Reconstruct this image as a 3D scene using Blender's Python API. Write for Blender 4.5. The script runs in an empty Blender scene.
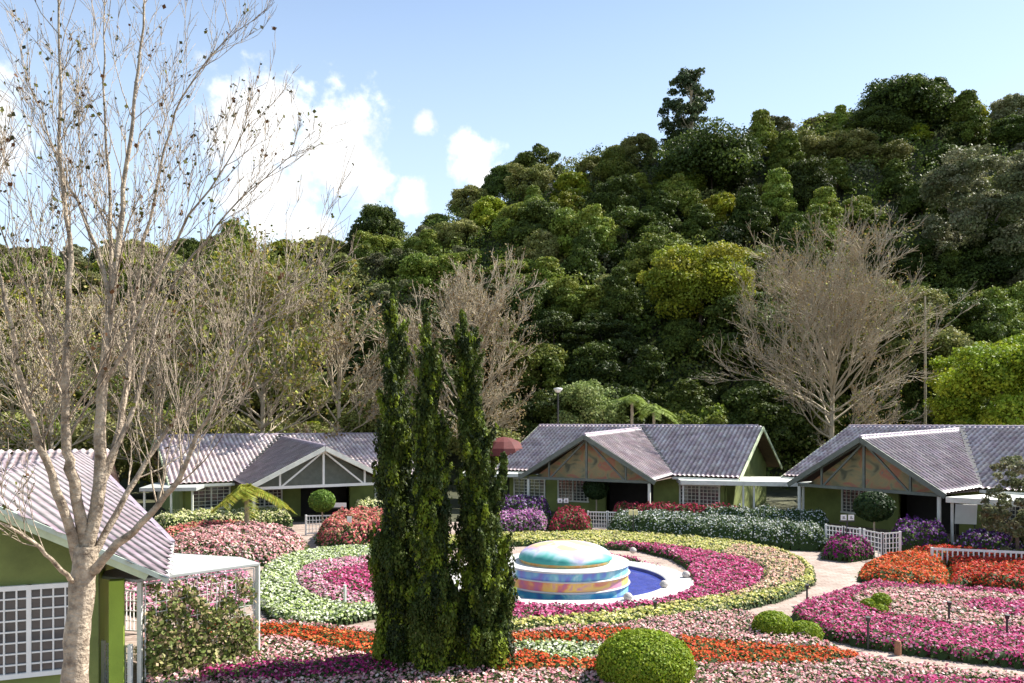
import bpy, math, random
import numpy as np
from mathutils import Vector
R = math.radians
sc = bpy.context.scene
C = sc.collection
# ------------------------------------------------------------------ camera, sky, sun, exposure
F = 800.0; HOR = 421.0; CH = 6.0
cam = bpy.data.objects.new('camera', bpy.data.cameras.new('camera'))
C.objects.link(cam); sc.camera = cam
cam.location = (0, 0, CH); cam.rotation_euler = (R(90), 0, 0)
cam.data.lens = F * 36 / 1024; cam.data.sensor_width = 36
cam.data.shift_y = (HOR - 341.5) / 1024
cam.data.clip_end = 3000
SUN_EL = 47.0
SD = Vector((0.89, 0.42, 0)).normalized() * math.cos(R(SUN_EL)); SD.z = math.sin(R(SUN_EL))   # towards the sun
sun = bpy.data.objects.new('sun', bpy.data.lights.new('sun', 'SUN')); C.objects.link(sun)
sun.data.energy = 5.0; sun.data.angle = R(0.5); sun.data.color = (1.0, 0.95, 0.87)
sun.rotation_euler = SD.to_track_quat('Z', 'Y').to_euler()
world = bpy.data.worlds.new('World'); sc.world = world; world.use_nodes = True
sc.view_settings.view_transform = 'Standard'; sc.view_settings.look = 'None'
sc.view_settings.gamma = 1; sc.view_settings.use_curve_mapping = False
sc.view_settings.exposure = 1.2

def nd(nt, typ, **kw):
    n = nt.nodes.new(typ)
    for k, v in kw.items():
        if k in n.inputs.keys() if isinstance(k, str) else False: n.inputs[k].default_value = v
        else: setattr(n, k, v)
    return n
def math_n(nt, op, a, b=None, clamp=False):
    n = nt.nodes.new('ShaderNodeMath'); n.operation = op; n.use_clamp = clamp
    for i, s in enumerate((a, b)):
        if s is None: continue
        if isinstance(s, (int, float)): n.inputs[i].default_value = s
        else: nt.links.new(s, n.inputs[i])
    return n.outputs[0]
def build_world():
    nt = world.node_tree; nt.nodes.clear(); L = nt.links.new
    out = nt.nodes.new('ShaderNodeOutputWorld'); bg = nt.nodes.new('ShaderNodeBackground')
    sky = nt.nodes.new('ShaderNodeTexSky'); sky.sky_type = 'NISHITA'; sky.sun_disc = False
    sky.sun_elevation = R(SUN_EL); sky.sun_rotation = math.atan2(SD.x, SD.y)
    sky.altitude = 700; sky.air_density = 1.0; sky.dust_density = 0.6; sky.ozone_density = 1.6
    tc = nt.nodes.new('ShaderNodeTexCoord'); sep = nt.nodes.new('ShaderNodeSeparateXYZ')
    L(tc.outputs['Generated'], sep.inputs[0])
    x, y, z = sep.outputs
    az = math_n(nt, 'ARCTAN2', x, y)
    el = math_n(nt, 'ARCSINE', z)
    ns = nt.nodes.new('ShaderNodeTexNoise'); ns.inputs['Scale'].default_value = 9; ns.inputs['Detail'].default_value = 9
    ns.inputs['Roughness'].default_value = 0.58
    L(tc.outputs['Generated'], ns.inputs['Vector'])
    nf = nt.nodes.new('ShaderNodeTexNoise'); nf.inputs['Scale'].default_value = 34; nf.inputs['Detail'].default_value = 8; nf.inputs['Roughness'].default_value = .6
    L(tc.outputs['Generated'], nf.inputs['Vector'])
    nz = math_n(nt, 'ADD', math_n(nt, 'SUBTRACT', ns.outputs['Fac'], 0.5), math_n(nt, 'MULTIPLY', math_n(nt, 'SUBTRACT', nf.outputs['Fac'], 0.5), .85))
    field = None
    # each cumulus: azimuth, elevation, half width, half height (radians)
    clouds = [(-.29, .365, .06, .05), (-.31, .33, .08, .07), (-.22, .315, .075, .08), (-.30, .27, .06, .06), (-.175, .295, .04, .04), (-.60, .32, .07, .09), (-.26, .23, .08, .04),
              (-.052, .318, .040, .034), (-.108, .352, .018, .016), (-.125, .275, .026, .024), (-.035, .295, .03, .02),
              (-1.1, .3, .25, .12), (-1.6, .4, .3, .1), (1.3, .25, .3, .1), (2.4, .4, .4, .14), (-2.6, .3, .4, .12)]
    for a, e, w, h in clouds:
        dx = math_n(nt, 'DIVIDE', math_n(nt, 'SUBTRACT', az, a), w)
        dy = math_n(nt, 'DIVIDE', math_n(nt, 'SUBTRACT', el, e), h)
        d = math_n(nt, 'SQRT', math_n(nt, 'ADD', math_n(nt, 'MULTIPLY', dx, dx), math_n(nt, 'MULTIPLY', dy, dy)))
        v = math_n(nt, 'SUBTRACT', 1.0, d)
        field = v if field is None else math_n(nt, 'MAXIMUM', field, v)
    m = math_n(nt, 'ADD', math_n(nt, 'MAXIMUM', math_n(nt, 'MULTIPLY', field, 1.0), -1.5), math_n(nt, 'MULTIPLY', nz, 2.1))
    mr = nt.nodes.new('ShaderNodeMapRange'); mr.interpolation_type = 'SMOOTHSTEP'
    mr.inputs['From Min'].default_value = -0.10; mr.inputs['From Max'].default_value = 0.62
    L(m, mr.inputs['Value'])
    n2 = nt.nodes.new('ShaderNodeTexNoise'); n2.inputs['Scale'].default_value = 16; n2.inputs['Detail'].default_value = 5
    L(tc.outputs['Generated'], n2.inputs['Vector'])
    ramp = nt.nodes.new('ShaderNodeMapRange'); L(n2.outputs['Fac'], ramp.inputs['Value'])
    ramp.inputs['From Min'].default_value = .3; ramp.inputs['From Max'].default_value = .6
    ramp.inputs['To Min'].default_value = 4.9; ramp.inputs['To Max'].default_value = 6.8
    comb = nt.nodes.new('ShaderNodeCombineXYZ')
    for i, k in enumerate((.985, .995, 1.0)): L(math_n(nt, 'MULTIPLY', ramp.outputs[0], k), comb.inputs[i])
    # thin white air low over the valley
    pale = nt.nodes.new('ShaderNodeMix'); pale.data_type = 'RGBA'
    pf = nt.nodes.new('ShaderNodeMapRange'); L(el, pf.inputs['Value'])
    pf.inputs['From Min'].default_value = .52; pf.inputs['From Max'].default_value = .15
    pf.inputs['To Min'].default_value = .14; pf.inputs['To Max'].default_value = .66
    L(pf.outputs[0], pale.inputs[0]); L(sky.outputs[0], pale.inputs[6]); pale.inputs[7].default_value = (4.7, 5.65, 6.5, 1)
    mix = nt.nodes.new('ShaderNodeMix'); mix.data_type = 'RGBA'
    L(mr.outputs[0], mix.inputs[0]); L(pale.outputs[2], mix.inputs[6]); L(comb.outputs[0], mix.inputs[7])
    L(mix.outputs[2], bg.inputs['Color']); bg.inputs['Strength'].default_value = 0.096
    L(bg.outputs[0], out.inputs[0])
build_world()

# ------------------------------------------------------------------ helpers
rng = np.random.default_rng(7)
def tag(o, label=None, cat=None, group=None, kind=None):
    if label: o['label'] = label
    if cat: o['category'] = cat
    if group: o['group'] = group
    if kind: o['kind'] = kind
    return o
def empty(name, loc, label, cat, group=None, rz=0):
    o = bpy.data.objects.new(name, None); C.objects.link(o); o.location = loc; o.rotation_euler = (0, 0, rz)
    o.empty_display_size = .2
    return tag(o, label, cat, group)
def mesh_obj(name, V, Fc, mat, parent=None, col=None, smooth=False, loc=None):
    """V (n,3); Fc a list of index lists or an (m,k) array"""
    me = bpy.data.meshes.new(name)
    V = np.asarray(V, dtype=np.float32).reshape(-1, 3)
    if isinstance(Fc, np.ndarray):
        m, k = Fc.shape
        me.vertices.add(len(V)); me.vertices.foreach_set('co', V.ravel())
        me.loops.add(m * k); me.loops.foreach_set('vertex_index', Fc.ravel().astype(np.int32))
        me.polygons.add(m); me.polygons.foreach_set('loop_start', np.arange(0, m * k, k, dtype=np.int32))
        me.update(calc_edges=True)
    else:
        me.from_pydata(V.tolist(), [], Fc)
    if col is not None:
        a = me.color_attributes.new('col', 'FLOAT_COLOR', 'POINT')
        c = np.ones((len(V), 4), dtype=np.float32); c[:, :3] = col
        a.data.foreach_set('color', c.ravel())
    if smooth: me.polygons.foreach_set('use_smooth', np.ones(len(me.polygons), dtype=bool))
    me.materials.append(mat); me.update()
    o = bpy.data.objects.new(name, me); C.objects.link(o)
    if parent is not None: o.parent = parent
    if loc is not None: o.location = loc
    return o
class MB:
    def __init__(s): s.v = []; s.f = []
    def add(s, V, Fs):
        n = len(s.v); s.v.extend([tuple(map(float, p)) for p in V]); s.f.extend([tuple(i + n for i in f) for f in Fs]); return s
    def box(s, c, size, ax=None):
        """centre, full sizes, optional axes (x,y,z vectors)"""
        ax = ax or ((1, 0, 0), (0, 1, 0), (0, 0, 1)); c = np.array(c, float); A = [np.array(a, float) for a in ax]
        P = []
        for k in (-1, 1):
            for j, i in ((-1, -1), (-1, 1), (1, 1), (1, -1)):
                P.append(c + A[0] * size[0] / 2 * i + A[1] * size[1] / 2 * j + A[2] * size[2] / 2 * k)
        return s.add(P, [(0, 3, 2, 1), (4, 5, 6, 7), (0, 1, 5, 4), (1, 2, 6, 5), (2, 3, 7, 6), (3, 0, 4, 7)])
    def bar(s, a, b, w, h=None, up=(0, 0, 1)):
        a = np.array(a, float); b = np.array(b, float); d = b - a; L = np.linalg.norm(d); d /= L
        u = np.array(up, float); x = np.cross(d, u)
        if np.linalg.norm(x) < 1e-3: x = np.cross(d, (1, 0, 0))
        x /= np.linalg.norm(x); y = np.cross(x, d)
        return s.box((a + b) / 2, (w, L, h or w), (x, d, y))
    def tube(s, pts, rad, n=6, cap=True):
        V, Fs = tube_np(np.array(pts, float), np.array(rad, float), n)
        Fs = [tuple(f) for f in Fs]
        if cap: Fs += [tuple(range(n))[::-1], tuple(range(len(V) - n, len(V)))]
        return s.add(V, Fs)
    def prism(s, poly, z0, z1):
        n = len(poly); V = [(x, y, z0) for x, y in poly] + [(x, y, z1) for x, y in poly]
        area = sum(poly[i][0] * poly[(i + 1) % n][1] - poly[(i + 1) % n][0] * poly[i][1] for i in range(n))
        Fs = [tuple(range(n))[::-1], tuple(range(n, 2 * n))] + [(i, (i + 1) % n, n + (i + 1) % n, n + i) for i in range(n)]
        if area < 0: Fs = [f[::-1] for f in Fs]
        return s.add(V, Fs)
    def lathe(s, prof, n=48, c=(0, 0, 0)):
        V = []; Fs = []; m = len(prof)
        for i in range(n):
            a = 2 * math.pi * i / n
            V += [(c[0] + r * math.cos(a), c[1] + r * math.sin(a), c[2] + z) for r, z in prof]
        for i in range(n):
            j = (i + 1) % n
            for k in range(m - 1): Fs.append((i * m + k, j * m + k, j * m + k + 1, i * m + k + 1))
        return s.add(V, Fs)
    def build(s, name, mat, parent=None, bevel=0, smooth=False):
        o = mesh_obj(name, s.v, s.f, mat, parent, smooth=smooth)
        if bevel:
            m = o.modifiers.new('bevel', 'BEVEL'); m.width = bevel; m.segments = 2; m.limit_method = 'ANGLE'
        return o
def tube_np(P, r, n):
    m = len(P); T = np.gradient(P, axis=0); T /= np.linalg.norm(T, axis=1)[:, None] + 1e-9
    ref = np.array((0.31, 0.95, 0.02)) if abs(T[0, 2]) > .5 else np.array((0.05, 0.1, 1.0))
    X = np.cross(T, ref); X /= np.linalg.norm(X, axis=1)[:, None] + 1e-9; Y = np.cross(T, X)
    a = np.arange(n) * 2 * np.pi / n
    V = P[:, None] + r[:, None, None] * (X[:, None] * np.cos(a)[None, :, None] + Y[:, None] * np.sin(a)[None, :, None])
    i = np.arange(m - 1)[:, None] * n; k = np.arange(n)[None, :]; k2 = (k + 1) % n
    Fq = np.stack([i + k, i + k2, i + n + k2, i + n + k], -1).reshape(-1, 4)
    return V.reshape(-1, 3), Fq
def at(px, py, z=0.0):
    Y = (CH - z) * F / (py - HOR); return ((px - 512) * Y / F, Y)
def pos(px, py, D): return ((px - 512) * D / F, D, CH - (py - HOR) * D / F)
def unit(v): return v / (np.linalg.norm(v, axis=-1, keepdims=True) + 1e-9)
def rnd_dir(n, g=rng): return unit(g.normal(size=(n, 3)))
def cards(P, N, size, col, g=rng, aspect=1.0, up=None):
    """diamond leaf faces at P facing N; returns V, F, col"""
    n = len(P); ref = rnd_dir(n, g) if up is None else up
    X = unit(np.cross(N, ref)); Y = np.cross(N, X)
    s = (np.asarray(size) * np.ones(n))[:, None] / 2
    V = np.stack([P - Y * s * aspect, P + X * s, P + Y * s * aspect, P - X * s], 1).reshape(-1, 3)
    Fq = np.arange(4 * n).reshape(n, 4)
    return V, Fq, np.repeat(col, 4, axis=0)
def join(parts):
    off = 0; Vs = []; Fs = []; Cs = []
    for V, Fq, c in parts:
        Vs.append(V); Fs.append(Fq + off); Cs.append(c); off += len(V)
    return np.concatenate(Vs), np.concatenate(Fs), np.concatenate(Cs)

# ------------------------------------------------------------------ materials
def mat(name, color=(.5, .5, .5), rough=.7, var=.25, scale=3.0, bump=0.0, bscale=40, metallic=0, spec=.5, attr=False, transl=0, objvar=0, c2=None, detail=6):
    m = bpy.data.materials.new(name); m.use_nodes = True; nt = m.node_tree; L = nt.links.new
    b = nt.nodes['Principled BSDF']; out = nt.nodes['Material Output']
    b.inputs['Roughness'].default_value = rough; b.inputs['Metallic'].default_value = metallic
    b.inputs['Specular IOR Level'].default_value = spec
    tc = nt.nodes.new('ShaderNodeTexCoord')
    if attr:
        a = nt.nodes.new('ShaderNodeAttribute'); a.attribute_name = 'col'; c = a.outputs['Color']
    else:
        n = nt.nodes.new('ShaderNodeTexNoise'); n.inputs['Scale'].default_value = scale; n.inputs['Detail'].default_value = detail
        n.inputs['Roughness'].default_value = .65
        L(tc.outputs['Object'], n.inputs['Vector'])
        r = nt.nodes.new('ShaderNodeValToRGB'); L(n.outputs['Fac'], r.inputs[0])
        k = np.array(color)
        lo = k * (1 - var); hi = np.minimum(k * (1 + var), .95) if c2 is None else np.array(c2)
        r.color_ramp.elements[0].color = (*lo, 1); r.color_ramp.elements[0].position = .32
        r.color_ramp.elements[1].color = (*hi, 1); r.color_ramp.elements[1].position = .68
        c = r.outputs[0]
    if objvar:
        oi = nt.nodes.new('ShaderNodeObjectInfo'); h = nt.nodes.new('ShaderNodeHueSaturation')
        mh = nt.nodes.new('ShaderNodeMapRange'); L(oi.outputs['Random'], mh.inputs[0]); mh.inputs[3].default_value = .5 - .022 * objvar; mh.inputs[4].default_value = .5 - .0 * objvar
        L(mh.outputs[0], h.inputs['Hue'])
        mv = math_n(nt, 'FRACT', math_n(nt, 'MULTIPLY', oi.outputs['Random'], 7.31)); mm = nt.nodes.new('ShaderNodeMapRange'); L(mv, mm.inputs[0])
        mm.inputs[3].default_value = 1 - .4 * objvar; mm.inputs[4].default_value = 1 + .5 * objvar
        L(mm.outputs[0], h.inputs['Value']); L(c, h.inputs['Color']); c = h.outputs[0]
    L(c, b.inputs['Base Color'])
    if bump:
        bn = nt.nodes.new('ShaderNodeTexNoise'); bn.inputs['Scale'].default_value = bscale; bn.inputs['Detail'].default_value = 4
        L(tc.outputs['Object'], bn.inputs['Vector'])
        bp = nt.nodes.new('ShaderNodeBump'); bp.inputs['Strength'].default_value = bump; bp.inputs['Distance'].default_value = .05
        L(bn.outputs['Fac'], bp.inputs['Height']); L(bp.outputs[0], b.inputs['Normal'])
    if transl:
        t = nt.nodes.new('ShaderNodeBsdfTranslucent'); L(c, t.inputs['Color'])
        mx = nt.nodes.new('ShaderNodeMixShader'); mx.inputs[0].default_value = transl
        L(b.outputs[0], mx.inputs[1]); L(t.outputs[0], mx.inputs[2]); L(mx.outputs[0], out.inputs[0])
    return m
def mural_mat(name, cols, scale=1.2, dist=2.5, stretch=(1, 1, 1), rough=.7, zadd=None):
    m = mat(name, (.5, .5, .5), rough); nt = m.node_tree; L = nt.links.new
    b = nt.nodes['Principled BSDF']; tc = nt.nodes.new('ShaderNodeTexCoord'); mp = nt.nodes.new('ShaderNodeMapping'); mp.inputs['Scale'].default_value = stretch
    L(tc.outputs['Object'], mp.inputs[0])
    n = nt.nodes.new('ShaderNodeTexNoise'); n.inputs['Scale'].default_value = scale; n.inputs['Detail'].default_value = 2.5; n.inputs['Distortion'].default_value = dist
    L(mp.outputs[0], n.inputs['Vector'])
    fac = n.outputs['Fac']
    if zadd:
        sp = nt.nodes.new('ShaderNodeSeparateXYZ'); L(tc.outputs['Object'], sp.inputs[0])
        fac = math_n(nt, 'ADD', math_n(nt, 'MULTIPLY', math_n(nt, 'SUBTRACT', fac, .5), .75), math_n(nt, 'ADD', math_n(nt, 'MULTIPLY', math_n(nt, 'SUBTRACT', sp.outputs[2], zadd), .62), .5))
    r = nt.nodes.new('ShaderNodeValToRGB'); L(fac, r.inputs[0])
    el = r.color_ramp.elements
    while len(el) < len(cols): el.new(.5)
    for i, c in enumerate(cols): el[i].position = .30 + .40 * i / (len(cols) - 1); el[i].color = (*c, 1)
    L(r.outputs[0], b.inputs['Base Color']); return m
M = {}
M['leaf'] = mat('forest_leaf', attr=True, rough=.62, spec=.2, transl=.2, objvar=.8)
M['leaf1'] = mat('garden_leaf', attr=True, rough=.6, spec=.25, transl=.3)
M['leafdry'] = mat('dry_leaf', attr=True, rough=.7, spec=.2, transl=.2)
M['petal'] = mat('petal', attr=True, rough=.65, spec=.2, transl=.3)
M['bark'] = mat('dark_bark', (.13, .10, .075), .9, .4, 2, .4)
M['bark_pale'] = mat('pale_bark', (.40, .335, .235), .85, .35, .8)
M['bark_plane'] = mat('plane_bark', (.17, .12, .08), .8, .3, 5.5, .9, 18, c2=(.56, .46, .34), detail=9)
M['white'] = mat('white_paint', (.78, .78, .74), .5, .07, 1.5)
M['offwhite'] = mat('weathered_white_paint', (.62, .63, .56), .6, .15, 2)
M['grey_green'] = mat('grey_green_timber', (.125, .14, .115), .6, .2, 3)
M['brown'] = mat('brown_timber', (.13, .075, .05), .7, .3, 3)
M['green_wall'] = mat('olive_green_wall', (.165, .20, .055), .85, .28, .9, .15, detail=9)
M['lit_wall'] = mat('sunlit_green_wall', (.30, .42, .05), .8, .12, 1.2, .15)  # sunlit side of the green wall, its light put into the colour
M['dark'] = mat('dark_interior', (.022, .018, .015), .8, .3, 2)
M['glass'] = mat('window_glass', (.05, .055, .06), .08, .3, .8, spec=.8)
M['canopy'] = mat('canopy_sheet', (.42, .44, .42), .45, .12, 1)
M['soffit'] = mat('soffit_board', (.12, .07, .05), .7, .3, 3)
M['metal'] = mat('grey_metal', (.25, .26, .26), .4, .1, 3, metallic=.6)
M['blackmetal'] = mat('black_metal', (.03, .03, .03), .5, .1, 3)
M['stone'] = mat('pale_stone', (.5, .46, .42), .85, .25, 6, .4, 25)
M['water'] = mat('pool_water', (.05, .07, .30), .06, .25, 2, .12, 9)
M['poolblue'] = mat('blue_pool_lining', (.10, .11, .30), .4, .2, 2)
M['red_cloth'] = mat('red_canvas', (.10, .014, .012), .8, .3, 2)
M['green_cloth'] = mat('green_canvas', (.16, .28, .04), .8, .2, 2)
M['terracotta'] = mat('terracotta', (.35, .16, .09), .8, .2, 4)

def tile_mat():
    m = bpy.data.materials.new('clay_roof_tile'); m.use_nodes = True; nt = m.node_tree; L = nt.links.new; b = nt.nodes['Principled BSDF']
    a = nt.nodes.new('ShaderNodeAttribute'); a.attribute_name = 'col'
    tc = nt.nodes.new('ShaderNodeTexCoord'); n = nt.nodes.new('ShaderNodeTexNoise'); n.inputs['Scale'].default_value = 1.1; n.inputs['Detail'].default_value = 8; n.inputs['Roughness'].default_value = .7
    L(tc.outputs['Object'], n.inputs['Vector'])
    r = nt.nodes.new('ShaderNodeValToRGB'); L(n.outputs['Fac'], r.inputs[0])
    r.color_ramp.elements[0].position = .36; r.color_ramp.elements[0].color = (.56, .50, .53, 1)
    r.color_ramp.elements[1].position = .62; r.color_ramp.elements[1].color = (1, 1, 1, 1)
    mx = nt.nodes.new('ShaderNodeMix'); mx.data_type = 'RGBA'; mx.blend_type = 'MULTIPLY'; mx.inputs[0].default_value = 1
    L(a.outputs['Color'], mx.inputs[6]); L(r.outputs[0], mx.inputs[7]); L(mx.outputs[2], b.inputs['Base Color'])
    b.inputs['Roughness'].default_value = .36; b.inputs['Specular IOR Level'].default_value = .5
    return m
M['tile'] = tile_mat()
def paving_mat():
    m = bpy.data.materials.new('brick_paving'); m.use_nodes = True; nt = m.node_tree; L = nt.links.new; b = nt.nodes['Principled BSDF']
    tc = nt.nodes.new('ShaderNodeTexCoord'); br = nt.nodes.new('ShaderNodeTexBrick')
    br.inputs['Scale'].default_value = 1; br.inputs['Brick Width'].default_value = .42; br.inputs['Row Height'].default_value = .21; br.inputs['Mortar Size'].default_value = .014
    br.inputs['Color1'].default_value = (.34, .26, .215, 1); br.inputs['Color2'].default_value = (.43, .345, .295, 1); br.inputs['Mortar'].default_value = (.22, .17, .13, 1)
    L(tc.outputs['Object'], br.inputs['Vector'])
    n = nt.nodes.new('ShaderNodeTexNoise'); n.inputs['Scale'].default_value = .9; n.inputs['Detail'].default_value = 9; n.inputs['Roughness'].default_value = .7; L(tc.outputs['Object'], n.inputs['Vector'])
    r = nt.nodes.new('ShaderNodeValToRGB'); L(n.outputs['Fac'], r.inputs[0])
    r.color_ramp.elements[0].position = .3; r.color_ramp.elements[0].color = (.62, .58, .55, 1); r.color_ramp.elements[1].position = .6; r.color_ramp.elements[1].color = (1, 1, 1, 1)
    mx = nt.nodes.new('ShaderNodeMix'); mx.data_type = 'RGBA'; mx.blend_type = 'MULTIPLY'; mx.inputs[0].default_value = 1
    L(br.outputs['Color'], mx.inputs[6]); L(r.outputs[0], mx.inputs[7]); L(mx.outputs[2], b.inputs['Base Color'])
    b.inputs['Roughness'].default_value = .8; return m
M['paving'] = paving_mat()
M['soil'] = mat('hillside_soil', (.028, .038, .012), .95, .5, .25, .5, 2, c2=(.09, .09, .04))
M['fount_base'] = mat('white_fountain_plaster', (.56, .55, .52), .5, .10, 2)
M['mural_dome'] = mural_mat('painted_dome', [(.05, .30, .27), (.10, .42, .36), (.30, .50, .52), (.52, .55, .66), (.38, .34, .58), (.66, .34, .22), (.72, .50, .22)], .8, .9, zadd=1.42)
M['mural_gold'] = mural_mat('painted_gold_band', [(.20, .45, .35), (.72, .55, .20), (.75, .36, .10), (.78, .62, .38)], 1.1, 1.4)
M['mural_blue'] = mural_mat('painted_blue_band', [(.25, .16, .48), (.16, .25, .60), (.20, .50, .58), (.62, .72, .80)], .9, 1.8)
M['mural_red'] = mural_mat('painted_red_band', [(.48, .14, .30), (.66, .20, .16), (.80, .52, .12), (.62, .26, .36)], .9, 1.8)
M['mural_teal'] = mural_mat('painted_teal_band', [(.06, .18, .42), (.05, .38, .48), (.30, .60, .55), (.12, .24, .55)], .9, 1.8)
M['mural_panel'] = mural_mat('painted_gable_panel', [(.10, .10, .06), (.24, .22, .12), (.34, .26, .12), (.42, .15, .09), (.20, .22, .16)], .9, 1.4, (1, 1, 1.4), .6)

# ------------------------------------------------------------------ terrain, path
XR = np.array([-260, -150, -83, -34, -18, 0, 22, 40, 65, 83, 150, 260.])
ZR = np.array([24, 26, 28.5, 32.5, 37, 43, 49, 50, 52, 55, 58, 56.])
def hill(x, y):
    zr = np.interp(x, XR, ZR); foot = 67.0; yr = 132.0
    s = np.clip((y - foot) / (yr - foot), 0, 1)
    z = zr * (s ** 1.05) + np.sin(x * .11 + 1) * 1.3 * s + np.sin(x * .043 + y * .09) * 2.0 * s
    return z - np.clip(y - yr, 0, None) * .12 - .05 * (y < 8) * 0
def terrain():
    xs = np.concatenate([np.linspace(-900, -270, 12), np.linspace(-260, 260, 131), np.linspace(270, 900, 12)])
    ys = np.concatenate([np.linspace(-300, -10, 8), np.linspace(0, 200, 81), np.linspace(215, 1400, 16)])
    X, Y = np.meshgrid(xs, ys); Z = np.maximum(hill(X, Y), -3) ; Z[Y < 66] = 0
    n = len(xs); i = np.arange(len(ys) - 1)[:, None] * n; k = np.arange(n - 1)[None]
    Fq = np.stack([i + k, i + k + 1, i + n + k + 1, i + n + k], -1).reshape(-1, 4)
    o = mesh_obj('ground', np.stack([X, Y, Z], -1).reshape(-1, 3), Fq, M['soil'], smooth=True); tag(o, kind='structure')
terrain()
mb = MB(); mb.add([(-26, 4, .006), (40, 4, .006), (40, 47.5, .006), (-26, 47.5, .006)], [(0, 1, 2, 3)])
tag(mb.build('path', M['paving']), kind='structure')

# ------------------------------------------------------------------ flower beds
def inside(P, poly):
    x, y = P[:, 0], P[:, 1]; r = np.zeros(len(P), bool); n = len(poly); j = n - 1
    for i in range(n):
        xi, yi = poly[i]; xj, yj = poly[j]
        c = ((yi > y) != (yj > y)) & (x < (xj - xi) * (y - yi) / (yj - yi + 1e-12) + xi); r ^= c; j = i
    return r
def edge_dist(P, poly):
    d = np.full(len(P), 1e9); n = len(poly)
    for i in range(n):
        a = np.array(poly[i]); b = np.array(poly[(i + 1) % n]); ab = b - a; t = np.clip(((P - a) @ ab) / (ab @ ab + 1e-9), 0, 1)
        d = np.minimum(d, np.linalg.norm(P - a - t[:, None] * ab, axis=1))
    return d
def vnoise(x, y, s, seed=0):
    return (np.sin(x * s + seed) * np.cos(y * s * 1.13 + seed * 2.1) + .6 * np.sin(x * s * 2.3 + y * s * 1.7 + seed * 3.3) + .4 * np.cos(x * s * 4.1 - y * s * 3.7 + seed)) / 2
PAL = dict(
    pale=[((.74, .40, .40), 5), ((.80, .64, .57), 3), ((.58, .20, .25), 2), ((.35, .30, .16), 1)],
    pinkmix=[((.70, .30, .42), 4), ((.78, .55, .60), 4), ((.55, .12, .26), 2), ((.5, .5, .3), 1)],
    magenta=[((.58, .07, .22), 5), ((.66, .20, .36), 3), ((.38, .03, .12), 2), ((.72, .40, .50), 1)],
    deepmag=[((.46, .03, .17), 5), ((.28, .02, .12), 4), ((.66, .25, .36), 2), ((.08, .09, .03), 1)],
    orange=[((.68, .11, .03), 5), ((.56, .05, .02), 3), ((.74, .24, .07), 2), ((.10, .12, .03), 1)],
    red=[((.55, .035, .03), 4), ((.62, .10, .035), 4), ((.34, .02, .02), 3)],
    peach=[((.76, .50, .36), 4), ((.74, .58, .44), 3), ((.70, .36, .32), 2), ((.55, .52, .22), 2)],
    yellow=[((.66, .60, .18), 4), ((.72, .68, .34), 3), ((.42, .46, .10), 3), ((.70, .60, .40), 1)],
    whitegreen=[((.66, .72, .46), 4), ((.76, .76, .64), 3), ((.34, .44, .12), 3), ((.48, .58, .22), 2)],
    white=[((.74, .74, .72), 4), ((.50, .54, .46), 1), ((.05, .09, .03), 9)],
    purple=[((.16, .03, .22), 4), ((.09, .02, .10), 3), ((.34, .16, .42), 2), ((.04, .07, .02), 2)],
    plum=[((.30, .02, .17), 4), ((.20, .015, .12), 3), ((.42, .06, .26), 1), ((.05, .06, .02), 2)],
    violetwhite=[((.15, .04, .22), 4), ((.55, .46, .62), 2), ((.10, .02, .13), 3), ((.04, .07, .02), 2)],
    lilac=[((.50, .24, .44), 4), ((.36, .09, .30), 4), ((.66, .50, .60), 2)],
    darkred=[((.32, .02, .05), 4), ((.45, .04, .10), 3), ((.15, .05, .03), 3)],
    coral=[((.66, .18, .16), 4), ((.72, .36, .28), 4), ((.55, .08, .12), 3), ((.40, .34, .14), 2)],
    cream=[((.72, .68, .42), 4), ((.60, .62, .28), 3), ((.42, .48, .14), 2)],
)
LEAFC = np.array([(.05, .09, .02), (.08, .13, .03), (.035, .06, .015)])
bed_id = 0
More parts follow.
